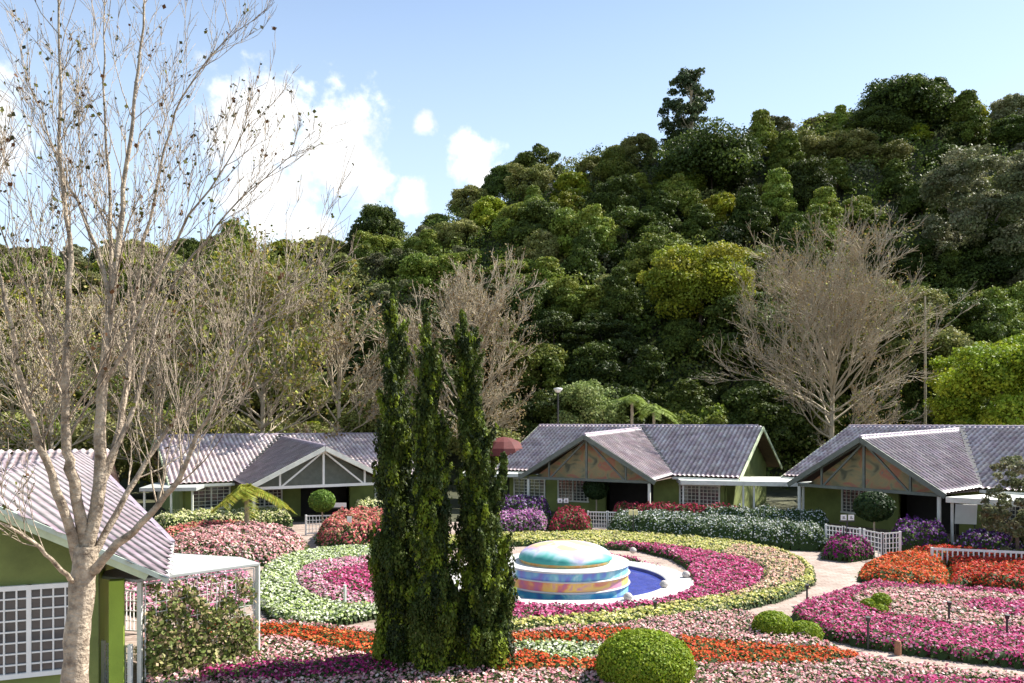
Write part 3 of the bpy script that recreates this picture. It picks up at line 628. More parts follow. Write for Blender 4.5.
# near house at left
def near_house():
    g = np.random.default_rng(5)
    E = np.array((-7.5, 17.3)); r = np.array((.93, .37)); b = np.array((-.37, .93)); r /= np.linalg.norm(r); b /= np.linalg.norm(b)
    ang = math.atan2(r[1], r[0])
    t = empty('near_house', (E[0], E[1], 0), 'green walled house at the left edge with tile roof and white lattice window', 'house', None, ang)
    # local: x along r (negative = away from eave), y along b
    zE, k, Wd = 2.60, .54, 3.9; zA = zE + k * Wd; D = 4.3
    down = np.array((Wd, 0, -k * Wd)); L = np.linalg.norm(down)
    dA = unit(np.array((1., -1.5, -k))); uA = np.cross(unit(np.array((k, 0, 1.))), dA); uA = uA if uA[0] > 0 else -uA; org = np.array((-Wd, 0, zA)) - dA * 19.2 - uA * .1
    A = tile_slope(org, uA, dA, 18.6, 22.4, g, .50, .44, .014, .012, (.31, .245, .275), pan_shade=.06)  # nearly flat tiles, the stripe shadows sit in the channel colour
    cen = A[0][A[1]].mean(1); kp = (cen[:, 1] > -.02) & (cen[:, 0] < .03) & (cen[:, 0] > -Wd); A = (A[0], A[1][kp], A[2]); cen = cen[kp]; line = np.array([(.0, D + 1), (-2.3, 14.3)]); dl = line[1] - line[0]
    A = (A[0], A[1][(cen[:, 1] - line[0][1]) * dl[0] - (cen[:, 0] - line[0][0]) * dl[1] > 0], A[2])
    B = tile_slope((-Wd, 0, zA), (0, 1, 0), down * (-1, 1, 1), D + 1, L, g, .30, .44, .10, .03)
    dn = np.array((0, -5.5, -2.2)); Cc = tile_slope((-20, 20, 4.72), (1, 0, 0), dn, 17.2, np.linalg.norm(dn), g, .30, .44, .08)
    Dd = tile_slope((-20, 20, 4.72), (1, 0, 0), dn * (1, -1, 1), 17.2, np.linalg.norm(dn), g, .30, .44, .08)
    V, Fq, cc = join([A, B, Cc, Dd]); rf = mesh_obj('roof', V, Fq, M['tile'], t, col=cc)
    m = MB(); m.bar((.03, D + 1, zE + .03), (-2.9, D + 1 + 2.9 * 3.913, zE + 2.9 * k + .03), .13, .08); m.build('hip_cap', M['ridge'], rf)
    m = MB()
    m.bar((0.05, -.05, zE - .03), (-Wd, -.05, zA - .03), .05, .10); m.bar((-Wd, -.05, zA - .03), (-2 * Wd, -.05, zE - .03), .05, .10)
    m.build('fascia', M['palefascia'], t)
    m = MB(); m.bar((-.35, -.02, zE + .06), (-Wd, -.02, zA - .17), .06, .15); m.build('lower_fascia', M['barge'], t)
    m = MB(); m.add([(0, 0, zE - .03), (-Wd, 0, zA - .03), (-Wd, .9, zA - .03), (0, .9, zE - .03)], [(0, 1, 2, 3)]); m.add([(0, .9, zE - .03), (-1.3, .9, zE - .03 + 1.3 * k), (-1.3, D + 1, zE - .03 + 1.3 * k), (0, D + 1, zE - .03)], [(0, 1, 2, 3)]); m.build('soffit', M['soffit'], t)
    m = MB(); yw = .62
    P = [(-1.35, yw, 0), (-2 * Wd + 1.35, yw, 0), (-2 * Wd + 1.35, yw, zE + 1.35 * k - .08), (-Wd, yw, zA - .1), (-1.35, yw, zE + 1.35 * k - .08)]
    n = 5; P2 = [(x, y + .25, z) for x, y, z in P]
    m.add(P + P2, [(4, 3, 2, 1, 0), (5, 6, 7, 8, 9)] + [(i, (i + 1) % n, n + (i + 1) % n, n + i) for i in range(n)])
    m.build('wall', M['green_wall'], t)
    m = MB(); m.box((-1.50, yw + 2.3, (zE + .5) / 2), (.28, 4.1, zE + .5)); m.build('side_wall', M['lit_wall'], t)
    m = MB(); m.box((-9, 13, 1.35), (12, 14, 2.7)); m.build('rear_wall', M['green_wall'], t)
    add_window(t, (-3.55, yw), (-1.75, yw), .66, 2.5, 8, 8, M['white']); add_window(t, (-6.1, yw), (-3.7, yw), .66, 2.5, 8, 8, M['white'])
    m = MB(); m.bar((.02, -.02, zE - .05), (.02, D + 1, zE - .05), .10, .12); m.build('gutter', M['offwhite'], t)
    # wall end of porch
    m = MB(); m.box((-1.0, yw + .14, 1.25), (.30, .26, 2.5)); m.build('pillar', M['lit_wall'], t, .01)
    return t
M['palefascia'] = mat('pale_mint_board', (.50, .58, .48), .55, .1, 3)
near_house()

# walkway canopies
def canopy(poly, z, th, posts, label, name='walkway_canopy', m_='canopy'):
    c = np.mean(poly, axis=0); t = empty(name, (c[0], c[1], 0), label, 'canopy', 'flat canopies beside the houses')
    P = [(p[0] - c[0], p[1] - c[1]) for p in poly]
    m = MB(); m.prism(P, z - th, z); m.build('slab', M[m_], t, .01)
    for x, y in posts:
        m = MB(); m.box((x - c[0], y - c[1], (z - th) / 2), (.10, .10, z - th)); m.build('post', M['offwhite'], t, .01)
canopy([(-9.6, 18.3), (-8.35, 17.75), (-6.25, 19.85), (-7.0, 20.7), (-9.3, 21.4)], 2.48, .07, [(-8.3, 17.85), (-6.33, 19.9)], 'flat pale canopy over the vine trellis at left')
def pts(*a): return [at(x, y, 2.6) for x, y in a]
canopy([(9.9, 47.0), (18.6, 45.0), (21.8, 49.3), (14.3, 50.2), (10.2, 50.3)], 2.52, .26, [(10.1, 47.2), (13.4, 46.35), (14.0, 46.3), (16.6, 45.6)], 'long flat white edged canopy joining middle house to right house', m_='offwhite')
canopy([(20.0, 36.9), (26, 31.5), (28, 34), (23.2, 38.6)], 2.5, .26, [(20.3, 36.9), (24.8, 32.7)], 'flat white edged canopy at the right edge beside the right house porch', m_='offwhite')
canopy([(-20.6, 44.2), (-17.6, 44.6), (-18.2, 48), (-21.4, 48)], 2.3, .2, [(-20.4, 44.4), (-17.9, 44.8), (-19, 44.6)], 'small flat canopy at the left end of the left garden house')
canopy([(-3.4, 53), (0.4, 52.2), (.4, 55), (-3.2, 56)], 2.55, .22, [(-2.8, 53.2), (-1, 52.8)], 'short flat canopy just right of the cypress tops, left of the middle house', m_='offwhite')

# lattice fences, gates
def fence(a, b, h, nx, nz, label, cat='lattice fence', z0=.08, name='lattice_fence', w=.03):
    a = np.array(a); b = np.array(b); c = (a + b) / 2
    t = empty(name, (c[0], c[1], 0), label, cat, 'white lattice fences in the garden')
    m = MB(); lattice(m, a - c, b - c, z0, h, nx, nz, w, .03); m.build('lattice_panel', M['white'], t)
    for p in (a - c, b - c):
        m = MB(); m.box((p[0], p[1], (h + .06) / 2), (.09, .09, h + .06)); m.build('post', M['white'], t, .008)
fence(at(588, 529), at(607, 529.5), .95, 7, 4, 'left lattice panel at the porch steps of middle house')
fence(at(607.8, 529.5), at(626, 530), .95, 7, 4, 'right lattice panel at the porch steps of middle house')
fence(at(306, 535), at(333, 534.5), 1.0, 8, 4, 'white lattice panel left of the porch path of left garden house')
fence(at(334, 534), at(357, 532), 1.0, 7, 4, 'white lattice panel behind the coral hedge')
fence(at(826, 550), at(843, 552.5), 1.15, 5, 5, 'lattice gate panel left of the small sign at right house')
fence(at(843.5, 552.5), at(860, 555), 1.15, 5, 5, 'lattice gate panel behind the deep purple bush')
fence(at(864, 556), at(882, 560.5), 1.15, 5, 5, 'open lattice gate panel right of the deep purple bush')
fence(at(882.5, 560.5), at(900, 559), 1.15, 5, 5, 'tilted lattice panel beside the sunlit orange mound')
fence(at(932, 567), at(1060, 573), .75, 24, 1, 'low white railing under the violet hedge at right edge', w=.05)
fence((-10.1, 18.4), (-9.3, 18.05), 1.0, 6, 6, 'small white lattice gate beside the near green house', w=.02)
fence((-9.2, 18.0), (-8.45, 17.7), 1.0, 6, 6, 'second small white lattice gate beside the trellis post', w=.02)
fence(at(112, 632), at(141, 634), 1.2, 8, 4, 'lattice rail seen below the pink flowers behind the canopy', w=.02)

# signs
def sign(px_, py_, label, n=2, h=1.05, w=.26, gap=.34, mark=True):
    x, y = at(px_, py_); t = empty('sign_stand', (x, y, 0), label, 'sign', 'small signs at the house entrances')
    m = MB(); m.box((0, 0, h / 2), (.06, .06, h)); m.box((0, 0, h), (gap * n, .05, .05)); m.build('stand', M['blackmetal'], t)
    for i in range(n):
        xx = (i - (n - 1) / 2) * gap
        m = MB(); m.box((xx, -.04, h + .17), (w, .02, .24)); bd = m.build('board', M['white'], t)
        if mark:
            m = MB(); m.box((xx, -.056, h + .19), (w * .35, .008, .05)); m.box((xx + .01, -.056, h + .12), (w * .5, .008, .03)); m.build('mark', M['blackmetal'], bd)
sign(563, 527.5, 'pair of small white notice boards on a dark stand at the middle house porch', h=1.35)
sign(847, 553, 'pair of small white notice boards on a dark stand at the right house gate', h=1.45)
sign(339, 531, 'single wide white notice board before the porch of the left garden house', n=1, h=1.25, w=.8, gap=.8, mark=False)
x, y = at(352, 546); t = empty('sign_stand', (x, y, 0), 'thin dark stand with small card among coral flowers', 'sign', 'small signs at the house entrances')
m = MB(); m.box((0, -.6, .75), (.04, .04, 1.5)); m.build('stand', M['blackmetal'], t); m = MB(); m.box((0, -.62, 1.35), (.22, .02, .3)); m.build('board', M['white'], t)
# white panel at right porch
x, y = 21.9, 38.6; t = empty('easel_board', (x, y, 0), 'white panel leaning on a stand beside the right house porch', 'board')
m = MB(); m.box((0, 0, 1.5), (.95, .05, .95), ((.94, -.3, 0), (.3, .94, .08), (0, -.08, 1))); m.build('panel', M['white'], t)
for s in (-.4, .4): m = MB(); m.bar((s, .05 - s * .3, 0), (s, .08 - s * .3, 1.2), .04); m.build('leg', M['blackmetal'], t)
# yellow lantern near middle house
x, y = at(636, 541); t = empty('garden_lantern', (x, y + .9, 0), 'small cream box lantern rising from the white hedge', 'garden light')
m = MB(); m.box((0, 0, .6), (.06, .06, 1.2)); m.build('post', M['blackmetal'], t)
m = MB(); m.box((-.13, 0, 1.33), (.2, .14, .26)); m.box((.13, 0, 1.33), (.2, .14, .26)); m.build('shade', mat('cream_glass', (.75, .66, .36), .4, .1), t, .01)
# stakes
G = 'thin garden stakes with small spotlights'
def stake(px_, py_, h, label, m_='blackmetal', w=.03, head=True):
    x, y = at(px_, py_); t = empty('garden_stake', (x, y, 0), label, 'garden light', G)
    m = MB(); m.tube([(0, 0, 0), (0, 0, h)], [w, w], 6); m.build('stake', M[m_], t)
    if head:
        m = MB(); m.tube([(0, 0, h), (0, -.02, h + .12)], [.05, .07], 8); m.build('spotlight', M[m_], t)
stake(345, 612, .85, 'short white post standing in the pink left end of the oval bed', 'white', .055, False)
stake(256, 637, .6, 'short dark stake beside the trellis post', head=True)
stake(390, 550, .9, 'dark stake near the pale pink mound behind the left branches', 'brown', .05)
stake(807, 605, .55, 'dark stake at the left tip of the right hand bed')
stake(868, 650, .75, 'dark stake at the front rim of the right hand bed')
stake(949, 632, .75, 'hooked stake in the pale middle of the right hand bed')
stake(1007, 645, .7, 'dark stake near the right edge in magenta flowers')
stake(655, 622, .5, 'dark stake on the yellow ring before the pool')
x, y = at(898, 655); t = MB(); t.tube([(0, 0, 0), (0, 0, .30), (.01, 0, .36)], [.09, .08, .06], 9); o = t.build('tree_stump', M['terracotta']); o.location = (x, y, 0); tag(o, 'short sawn brown stump on the edge of the foreground bed at right', 'stump')
# street lamp and tall poles
x, D = (558 - 512) * 63 / F, 63; t = empty('street_lamp', (x, D, 0), 'slim dark street lamp with white head behind the middle house', 'street lamp')
zt = CH + (HOR - 392) * D / F
m = MB(); m.tube([(0, 0, 0), (0, 0, zt)], [.09, .07], 8); m.build('pole', M['blackmetal'], t)
m = MB(); m.lathe([(.001, zt + .35), (.34, zt + .30), (.36, zt + .2), (.18, zt - .02), (.07, zt - .05)], 16); m.build('lamp_head', M['white'], t, smooth=True)
x, D = (925 - 512) * 64 / F, 64; zt = CH + (HOR - 296) * D / F
m = MB(); m.tube([(0, 0, 0), (.02, 0, zt * .5), (0, 0, zt)], [.12, .10, .07], 8); o = m.build('utility_pole', M['bark_pale']); o.location = (x, D, 0); tag(o, 'tall thin pale pole left of the bright green tree', 'pole')

# parasols behind
def parasol(px_, py_top, Y, r, h, zt, label, m_):
    x = (px_ - 512) * Y / F; t = empty('parasol', (x, Y, 0), label, 'parasol')
    m = MB(); n = 12; prof = [(r, zt - h), (r * .9, zt - h * .62), (r * .62, zt - h * .26), (r * .3, zt - h * .06), (.02, zt)]
    m.lathe(prof, n); m.lathe([(rr - .02, z - .03) for rr, z in prof[::-1]], n); m.build('canopy', M[m_], t)
    m = MB(); m.tube([(0, 0, 0), (0, 0, zt - .05)], [.04, .04], 8); m.build('pole', M['metal'], t)
parasol(504, 438, 58, 1.75, 1.3, 4.85, 'dark red domed parasol between the cypresses and the middle house', 'red_cloth')
parasol(484, 430, 62, 1.8, 1.3, 5.1, 'light green domed parasol behind the dark red one', 'green_cloth')

# ------------------------------------------------------------------ plants
def lobes_cards(g, lobes, n, size, cols, jit=.75, inner=.45, upb=.3, aspect=1.4, vert=False):
    """lobes: (c, r(3), colour index weight); cards sit on the lobes' skins"""
    Cc = np.array([l[0] for l in lobes], float); Rr = np.array([l[1] for l in lobes], float); w = (Rr.prod(1)) ** (2 / 3); w /= w.sum()
    i = g.choice(len(lobes), n, p=w); d = rnd_dir(n, g); d[:, 2] += upb; d = unit(d)
    rad = 1 - inner * g.random(n) ** 2 + .08 * g.random(n) + .35 * g.random(n) ** 9; rad *= 1 + .13 * np.sin(d[:, 0] * 7 + i) * np.cos(d[:, 1] * 6 + d[:, 2] * 5 + i * 2.1)
    P = Cc[i] + d * Rr[i] * rad[:, None]
    N = unit(d + jit * g.normal(size=(n, 3)))
    cb = np.array(cols); lobe_c = cb[g.integers(0, len(cb), len(lobes))] * (1 + .3 * (g.random((len(lobes), 1)) - .5))
    col = lobe_c[i] * (1 + .5 * (g.random((n, 1)) - .5)) * (1 + .12 * (g.random((n, 3)) - .5))
    return cards(P, N, size * (.6 + .8 * g.random(n)), col, g, aspect, None if not vert else unit(g.normal(size=(n, 3)) * .35 + [0, 0, 1]))
def crown_lobes(g, R_, H_, z0, n, lr=(.11, .30), flat=.75, shape='round'):
    L = []
    for i in range(n):
        t = i / max(n - 1, 1)
        if shape == 'round':
            d = rnd_dir(1, g)[0]; d[2] = g.uniform(-.75, 1.0); d = unit(d); s = .45 + .45 * g.random() ** .5
            c = np.array((d[0] * R_ * s, d[1] * R_ * s, z0 + H_ * .42 + d[2] * H_ * .45 * s * 1.15))
        elif shape == 'flat':
            a = g.random() * 6.28; q = g.random() ** .5; c = np.array((math.cos(a) * R_ * q * .75, math.sin(a) * R_ * q * .75, z0 + H_ * (.88 - .70 * q * q - .15 * g.random()) + g.normal() * .3))
        elif shape == 'tiers':
            q = (1 - t) ** .8; a = g.random() * 6.28; c = np.array((math.cos(a) * R_ * q * .7, math.sin(a) * R_ * q * .7, z0 + H_ * (.1 + .85 * t)))
        r = R_ * g.uniform(*lr) * (1 if shape != 'tiers' else 1)
        L.append((c, np.array((r * g.uniform(.8, 1.25), r * g.uniform(.8, 1.25), r * flat * g.uniform(.75, 1.1)))))
    return L
def trunk_mesh(g, z_split, lobes, r0, mat_, parent, nlimb=6, zbase=-1.0):
    m = MB(); lean = g.normal(size=2) * .2; nlimb = min(nlimb, 5)
    top = np.array((lean[0], lean[1], z_split)); m.tube([(0, 0, zbase), (lean[0] * .3, lean[1] * .3, z_split * .5), top], [r0, r0 * .8, r0 * .6], 8)
    for i in g.choice(len(lobes), min(nlimb, len(lobes)), replace=False):
        c = np.array(lobes[i][0]); mid = (top + c) / 2 + g.normal(size=3) * .3; m.tube([top - (0, 0, .3), mid, c], [r0 * .5, r0 * .3, r0 * .1], 5)
    return m.build('trunk', M[mat_], parent)
GREENS = dict(
    dark=[(.062, .092, .016), (.085, .118, .020), (.046, .070, .014)],
    mid=[(.150, .200, .028), (.120, .170, .028), (.180, .215, .036)],
    olive=[(.190, .205, .050), (.160, .180, .045), (.22, .22, .07)],
    yellow=[(.27, .29, .022), (.22, .26, .024), (.29, .28, .03)],
    grey=[(.165, .175, .080), (.125, .140, .060), (.20, .20, .11)],
    bright=[(.24, .31, .02), (.19, .27, .02), (.29, .33, .025)])
GREENS['pale'] = [(.20, .26, .07), (.16, .22, .06), (.25, .30, .10)]
KIND = dict(dark='dark round crowned forest tree', mid='mid green forest tree with clumped crown', olive='olive brown forest tree with loose crown', yellow='yellow green forest tree', grey='grey green fine leaved forest tree', bright='bright green forest tree')
protos = []
def forest_proto(kind, shape, R_, H_, z0, nl, ncard, size, seed):
    g = np.random.default_rng(seed); L = crown_lobes(g, R_, H_, z0, nl, shape=shape)
    big = lobes_cards(g, L, ncard, size, GREENS[kind])
    # finer tufts breaking the outline
    L2 = []
    for i in range(nl * 4):
        c, r = L[g.integers(0, nl)]; d = rnd_dir(1, g)[0]; d[2] = abs(d[2]); q = r[0] * g.uniform(.22, .45); L2.append((c + d * r * .95, np.array((q, q, q * .7))))
    small = lobes_cards(g, L2, ncard // 2, size * .9, GREENS[kind])
    V, Fq, cc = join([big, small])
    root = bpy.data.objects.new('forest_tree', None); crown = mesh_obj('crown', V, Fq, M['leaf'], root, col=cc)
    tr = trunk_mesh(g, z0 + H_ * .25, L, .17, 'bark_pale' if kind in ('grey', 'olive') else 'bark', root, 7, -2)
    C.objects.unlink(crown); C.objects.unlink(tr)   # the sources of the copies stay out of the scene
    protos.append((kind, root, crown, tr, R_, False)); return root
sd = 40
for kind, shape, R_, H_, z0, nl in (('dark', 'round', 4.4, 7.5, 1.2, 34), ('dark', 'flat', 4.6, 6.0, 2.2, 36), ('dark', 'tiers', 3.8, 8.5, 1.0, 34), ('mid', 'round', 4.2, 6.8, 1.0, 36), ('mid', 'flat', 4.4, 5.6, 1.8, 38), ('mid', 'tiers', 3.8, 8.0, 1.0, 30),
                                    ('olive', 'round', 4.0, 6.2, 1.0, 34), ('olive', 'flat', 4.0, 5.0, 1.6, 32), ('grey', 'round', 4.0, 7.0, 1.0, 34), ('yellow', 'round', 3.4, 5.6, 1.2, 28), ('bright', 'flat', 3.4, 5.2, 1.4, 28)):
    sd += 1; forest_proto(kind, shape, R_, H_, z0, int(nl * 1.9), 24000, .19, sd)
def place_copy(parts, loc, rz, s, label, cat, group, name=None):
    root = parts[0].copy(); C.objects.link(root); root.location = loc; root.rotation_euler = (0, 0, rz); root.scale = s
    if name: root.name = name
    tag(root, label, cat, group)
    for ch in parts[1:]:
        c = ch.copy(); C.objects.link(c); c.parent = root
    return root
byk = {}
for p in protos: byk.setdefault(p[0], []).append(p)
g = np.random.default_rng(99)
pts_ = []
for _ in range(9000):
    y = 70 + 66 * g.random() ** .95; x = (g.random() * 1.36 - .68) * y
    if any((x - a) ** 2 + ((y - b) * 1.0) ** 2 < (4.75 + .014 * (y - 70)) ** 2 for a, b in pts_): continue
    pts_.append((x, y))
    if len(pts_) >= 285: break
def band(x, y):
    px_ = 512 + F * x / y; h = 'at the foot of the hill' if y < 84 else 'low on the slope' if y < 98 else 'halfway up the slope' if y < 114 else 'high on the slope' if y < 127 else 'on the skyline'
    s = 'far left' if px_ < 200 else 'left' if px_ < 400 else 'left of centre' if px_ < 540 else 'right of centre' if px_ < 700 else 'right' if px_ < 870 else 'far right'
    return h + ', ' + s
for x, y in pts_:
    px_ = 512 + F * x / y
    if px_ < 400: w = dict(dark=.14, mid=.24, olive=.36, yellow=.12, grey=.12, bright=.02)
    elif px_ < 760 and y < 90: w = dict(dark=.9, mid=.1, olive=.0, yellow=.0, grey=.0, bright=0)
    elif y < 86: w = dict(dark=.6, mid=.3, olive=.1, yellow=.0, grey=.0, bright=0)
    elif px_ > 860 and y < 105: w = dict(dark=.62, mid=.2, olive=.0, yellow=.0, grey=.18, bright=0)
    else: w = dict(dark=.32, mid=.38, olive=.12, yellow=.035, grey=.10, bright=.045)
    ks = list(w); kind = ks[g.choice(len(ks), p=np.array([w[k] for k in ks]) / sum(w.values()))]
    p = byk[kind][g.integers(0, len(byk[kind]))]
    s = g.uniform(.62, 1.12) * (1.0 if y > 84 else 1.1); zs = s * g.uniform(.75, 1.12)
    lab = KIND[kind] + ' ' + band(x, y)
    place_copy(p[1:4], (x, y, float(hill(x, y)) - .8), g.random() * 6.28, (s, s, zs), lab, 'tree', lab)
def undergrowth():
    g = np.random.default_rng(77); n = 3400; y = 67.5 + 68 * g.random(n); x = (g.random(n) * 1.4 - .7) * y; z = hill(x, y); cs = [c for k in ('dark', 'dark', 'mid', 'olive', 'grey', 'mid') for c in GREENS[k]]
    L = [(np.array((a, b, c + g.uniform(.3, 2.6))), np.array([q * g.uniform(.8, 1.3), q * g.uniform(.8, 1.3), q * g.uniform(.8, 1.5)])) for a, b, c, q in zip(x, y, z, g.uniform(.7, 1.8, n))]
    V, Fq, cc = lobes_cards(g, L, 330000, .24, cs); o = mesh_obj('undergrowth', V, Fq, M['leaf1'], col=cc); tag(o, 'tangled green undergrowth filling the gaps between the trees on the hill', 'undergrowth', kind='stuff')
undergrowth()
def special(kind, shape, px_, py_base, D, R_, H_, z0, nl, ncard, size, seed, label, name='tree', zb=None, lr=(.24, .42), bark='bark'):
    g = np.random.default_rng(seed); x = (px_ - 512) * D / F; zg = float(hill(x, D)) - .3 if D > 67 else 0.0
    if zb is not None: zg = zb
    t = empty(name, (x, D, zg), label, 'tree' if 'tree' in name else name.replace('_', ' '))
    L = crown_lobes(g, R_, H_, z0, nl, lr, shape=shape); V, Fq, cc = lobes_cards(g, L, ncard, size, GREENS[kind])
    L2 = []
    for i in range(nl * 3):
        c, r = L[g.integers(0, nl)]; d = rnd_dir(1, g)[0]; d[2] = abs(d[2]); q = r[0] * g.uniform(.25, .5); L2.append((c + d * r, np.array((q, q, q * .7))))
    b2 = lobes_cards(g, L2, ncard // 2, size * .85, GREENS[kind]); V, Fq, cc = join([(V, Fq, cc), b2])
    mesh_obj('crown', V, Fq, M['leaf1'], t, col=cc); trunk_mesh(g, z0 + H_ * .3, L, .018 * (H_ + z0), bark, t, 6)
    return t
def ztop(py, D): return CH + (HOR - py) * D / F
# emergent eucalyptus on skyline
def emergent():
    g = np.random.default_rng(3); D = 131; x = (690 - 512) * D / F; zg = float(hill(x, D)) - .5; H = ztop(68, D) - zg
    t = empty('tall_tree', (x, D, zg), 'tallest tree on the skyline, open crown with pale trunk showing through', 'tree')
    L = []
    for i in range(90):
        tt = g.uniform(.0, 1); a = g.random() * 6.28; rr = 5.0 * (1 - abs(tt - .4) ** 1.5 * 1.3) * g.uniform(.25, 1); q = g.uniform(.5, 1.25) * (1 - .2 * tt)
        L.append((np.array((math.cos(a) * rr, math.sin(a) * rr, H - 11.5 + 10.6 * tt)), np.array((q, q, q * .6))))
    V, Fq, cc = lobes_cards(g, L, 11000, .30, [(.06, .085, .035), (.08, .105, .04)], inner=.7)
    mesh_obj('crown', V, Fq, M['leaf1'], t, col=cc)
    m = MB(); m.tube([(0, 0, -1), (.3, 0, H * .5), (.1, 0, H - 2), (0, 0, H - .6)], [.4, .3, .18, .05], 7)
    for c, r in L[::2]: m.tube([(.2, 0, c[2] - 2.0), (c + np.array((.2, 0, -1.2))) / [1.6, 1.6, 1], c], [.14, .09, .04], 4)
    m.build('trunk', M['bark_pale'], t)
emergent()
special('dark', 'round', 712, 0, 122, 7.4, 9.5, 1, 60, 26000, .30, 21, 'broad very dark tree just under the tallest skyline tree')
special('dark', 'round', 908, 0, 129, 6.6, 7.5, 1, 50, 22000, .30, 22, 'big dark tree topping the skyline at right')
special('yellow', 'round', 700, 0, 84, 4.6, 8.5, 5, 50, 26000, .20, 23, 'yellow green tree standing out on the lower slope left of the big bare tree')
special('grey', 'round', 985, 0, 96, 8.0, 18, 1.5, 110, 46000, .20, 24, 'huge grey green tree filling the right edge of the slope', lr=(.10, .20))
special('bright', 'round', 1010, 0, 56, 5.6, 11.6, 2.2, 90, 52000, .16, 25, 'sunlit yellow green tree behind the right house', lr=(.12, .24))
special('olive', 'round', 892, 0, 74, 5.4, 12, 3.5, 60, 30000, .18, 26, 'olive leafed tree beside the big bare tree', lr=(.16, .3))
special('pale', 'round', 587, 0, 69, 3.1, 5.4, 3.2, 40, 18000, .14, 27, 'soft pale green shrub tree behind the middle house roof')
special('mid', 'round', 697, 0, 69, 2.5, 3.4, 3.4, 16, 8000, .22, 28, 'glossy mid green shrub tree behind the middle house roof, right of the palm')
special('olive', 'round', 385, 0, 62, 3.0, 3.4, 4.2, 16, 9000, .18, 29, 'pale olive shrub tree above the left garden house roof')
special('olive', 'round', 480, 0, 60, 2.6, 2.4, 3.0, 16, 8000, .18, 30, 'low olive bush behind the green parasol')
special('grey', 'round', 1018, 0, 33.5, 1.45, 4.4, .5, 60, 7500, .09, 31, 'pale leaved shrub hanging over the canopy at right edge', lr=(.12, .22))

# palms
def palm(px_, D, zc, n, Lf, seed, label, cols, stem_r=.16):
    g = np.random.default_rng(seed); x = (px_ - 512) * D / F; t = empty('palm_tree', (x, D, 0), label, 'palm')
    m = MB(); m.tube([(0, 0, 0), (0, 0, zc)], [stem_r, stem_r * .8], 8); m.build('trunk', M['bark_pale'], t)
    P = []; N = []; U = []
    for k in range(n):
        a = 6.28 * k / n + g.normal() * .2; el = g.uniform(.3, 1.45); h = np.array((math.cos(a), math.sin(a), 0)); L = Lf * g.uniform(.75, 1.1); m2 = 40
        s = np.linspace(.08, 1, m2); px3 = np.outer(s * L * math.cos(el) * (1 + .4 * s), h); z = s * L * math.sin(el) - .95 * L * s ** 2.0
        ctr = px3 + np.array((0, 0, zc)) + np.outer(z, (0, 0, 1)); side = np.cross(h, (0, 0, 1))
        for sg in (-1, 1):
            wl = .30 * Lf * .5 * np.sin(np.pi * (s * .85 + .1)); pc = ctr + side * sg * wl[:, None] * .5 - np.outer(wl * .25, (0, 0, 1))
            P.append(pc); U.append(np.tile(side * sg + np.array((0, 0, -.5)) + h * .4, (m2, 1))); N.append(np.tile((0, 0, 1.), (m2, 1)) + .3 * g.normal(size=(m2, 3)))
    P = np.concatenate(P); U = unit(np.concatenate(U)); N = unit(np.concatenate(N)); X = U; Y = unit(np.cross(N, X)); s = .19 * Lf
    V = np.stack([P - X * s, P + Y * .026 * Lf / 2, P + X * s, P - Y * .035 * Lf / 2], 1).reshape(-1, 3)
    c = np.array(cols)[g.integers(0, len(cols), len(P))] * (1 + .4 * (g.random((len(P), 1)) - .5))
    mesh_obj('fronds', V, np.arange(len(V)).reshape(-1, 4), M['leaf1'], t, col=np.repeat(c, 4, 0))
palm(632, 67.5, 7.6, 20, 2.2, 1, 'pale green feather palm behind the middle house roof', [(.30, .38, .08), (.22, .30, .06)])
palm(654, 67.2, 6.9, 18, 2.0, 8, 'second lower feather palm right of the taller one behind the middle house', [(.30, .38, .08), (.22, .30, .06)])
palm(247, 42.5, 2.1, 20, 1.9, 2, 'yellow green palm clump before the left garden house', [(.28, .30, .03), (.20, .25, .03), (.34, .30, .04)], .14)

# clipped balls
def topiary(px_, py_b, r, hz, n, seed, label, stem=0, name='topiary_ball', D=None, cols=((.22, .30, .015), (.16, .25, .012), (.26, .32, .03)), loc=None, size=.045):
    g = np.random.default_rng(seed); x, y = at(px_, py_b) if loc is None else loc; t = empty(name, (x, y, 0), label, 'topiary', 'clipped green topiary')
    d = rnd_dir(n, g); rad = 1 + .03 * vnoise(d[:, 0] * 3, d[:, 1] * 3 + d[:, 2] * 2, 2.2, seed) + .035 * g.normal(size=n)
    P = d * rad[:, None] * [r, r, hz]; P[:, 2] += stem + hz * .82; k = P[:, 2] > 0; P = P[k]; d = d[k]
    N = unit(d + .55 * g.normal(size=d.shape)); col = np.array(cols)[g.integers(0, 3, len(P))] * (1 + .5 * (g.random((len(P), 1)) - .5))
    mesh_obj('foliage', *cards(P, N, size * (.6 + .8 * g.random(len(P))), col, g, 1.4)[:2], M['leaf1'], t, col=np.repeat(col, 4, 0))
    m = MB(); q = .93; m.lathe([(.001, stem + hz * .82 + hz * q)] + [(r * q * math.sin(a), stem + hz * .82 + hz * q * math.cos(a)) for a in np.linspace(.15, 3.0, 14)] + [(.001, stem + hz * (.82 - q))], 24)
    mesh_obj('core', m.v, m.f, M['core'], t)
    if stem:
        m = MB(); m.tube([(0, 0, 0), (.03, 0, stem * .6), (0, 0, stem + .2)], [.06, .045, .04], 7); m.build('trunk', M['bark_pale'], t)
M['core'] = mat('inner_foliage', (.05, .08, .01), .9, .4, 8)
topiary(645, 690, 1.03, .70, 30000, 1, 'largest clipped green ball in the foreground bed')
topiary(773, 640, .53, .42, 9000, 2, 'clipped ball beside the path, larger of the close pair')
topiary(805, 642, .44, .30, 7000, 3, 'clipped ball beside the path, smaller of the close pair')
topiary(868, 617, .22, .24, 2500, 4, 'tiny clipped ball, left of three in the right hand bed', stem=.12)
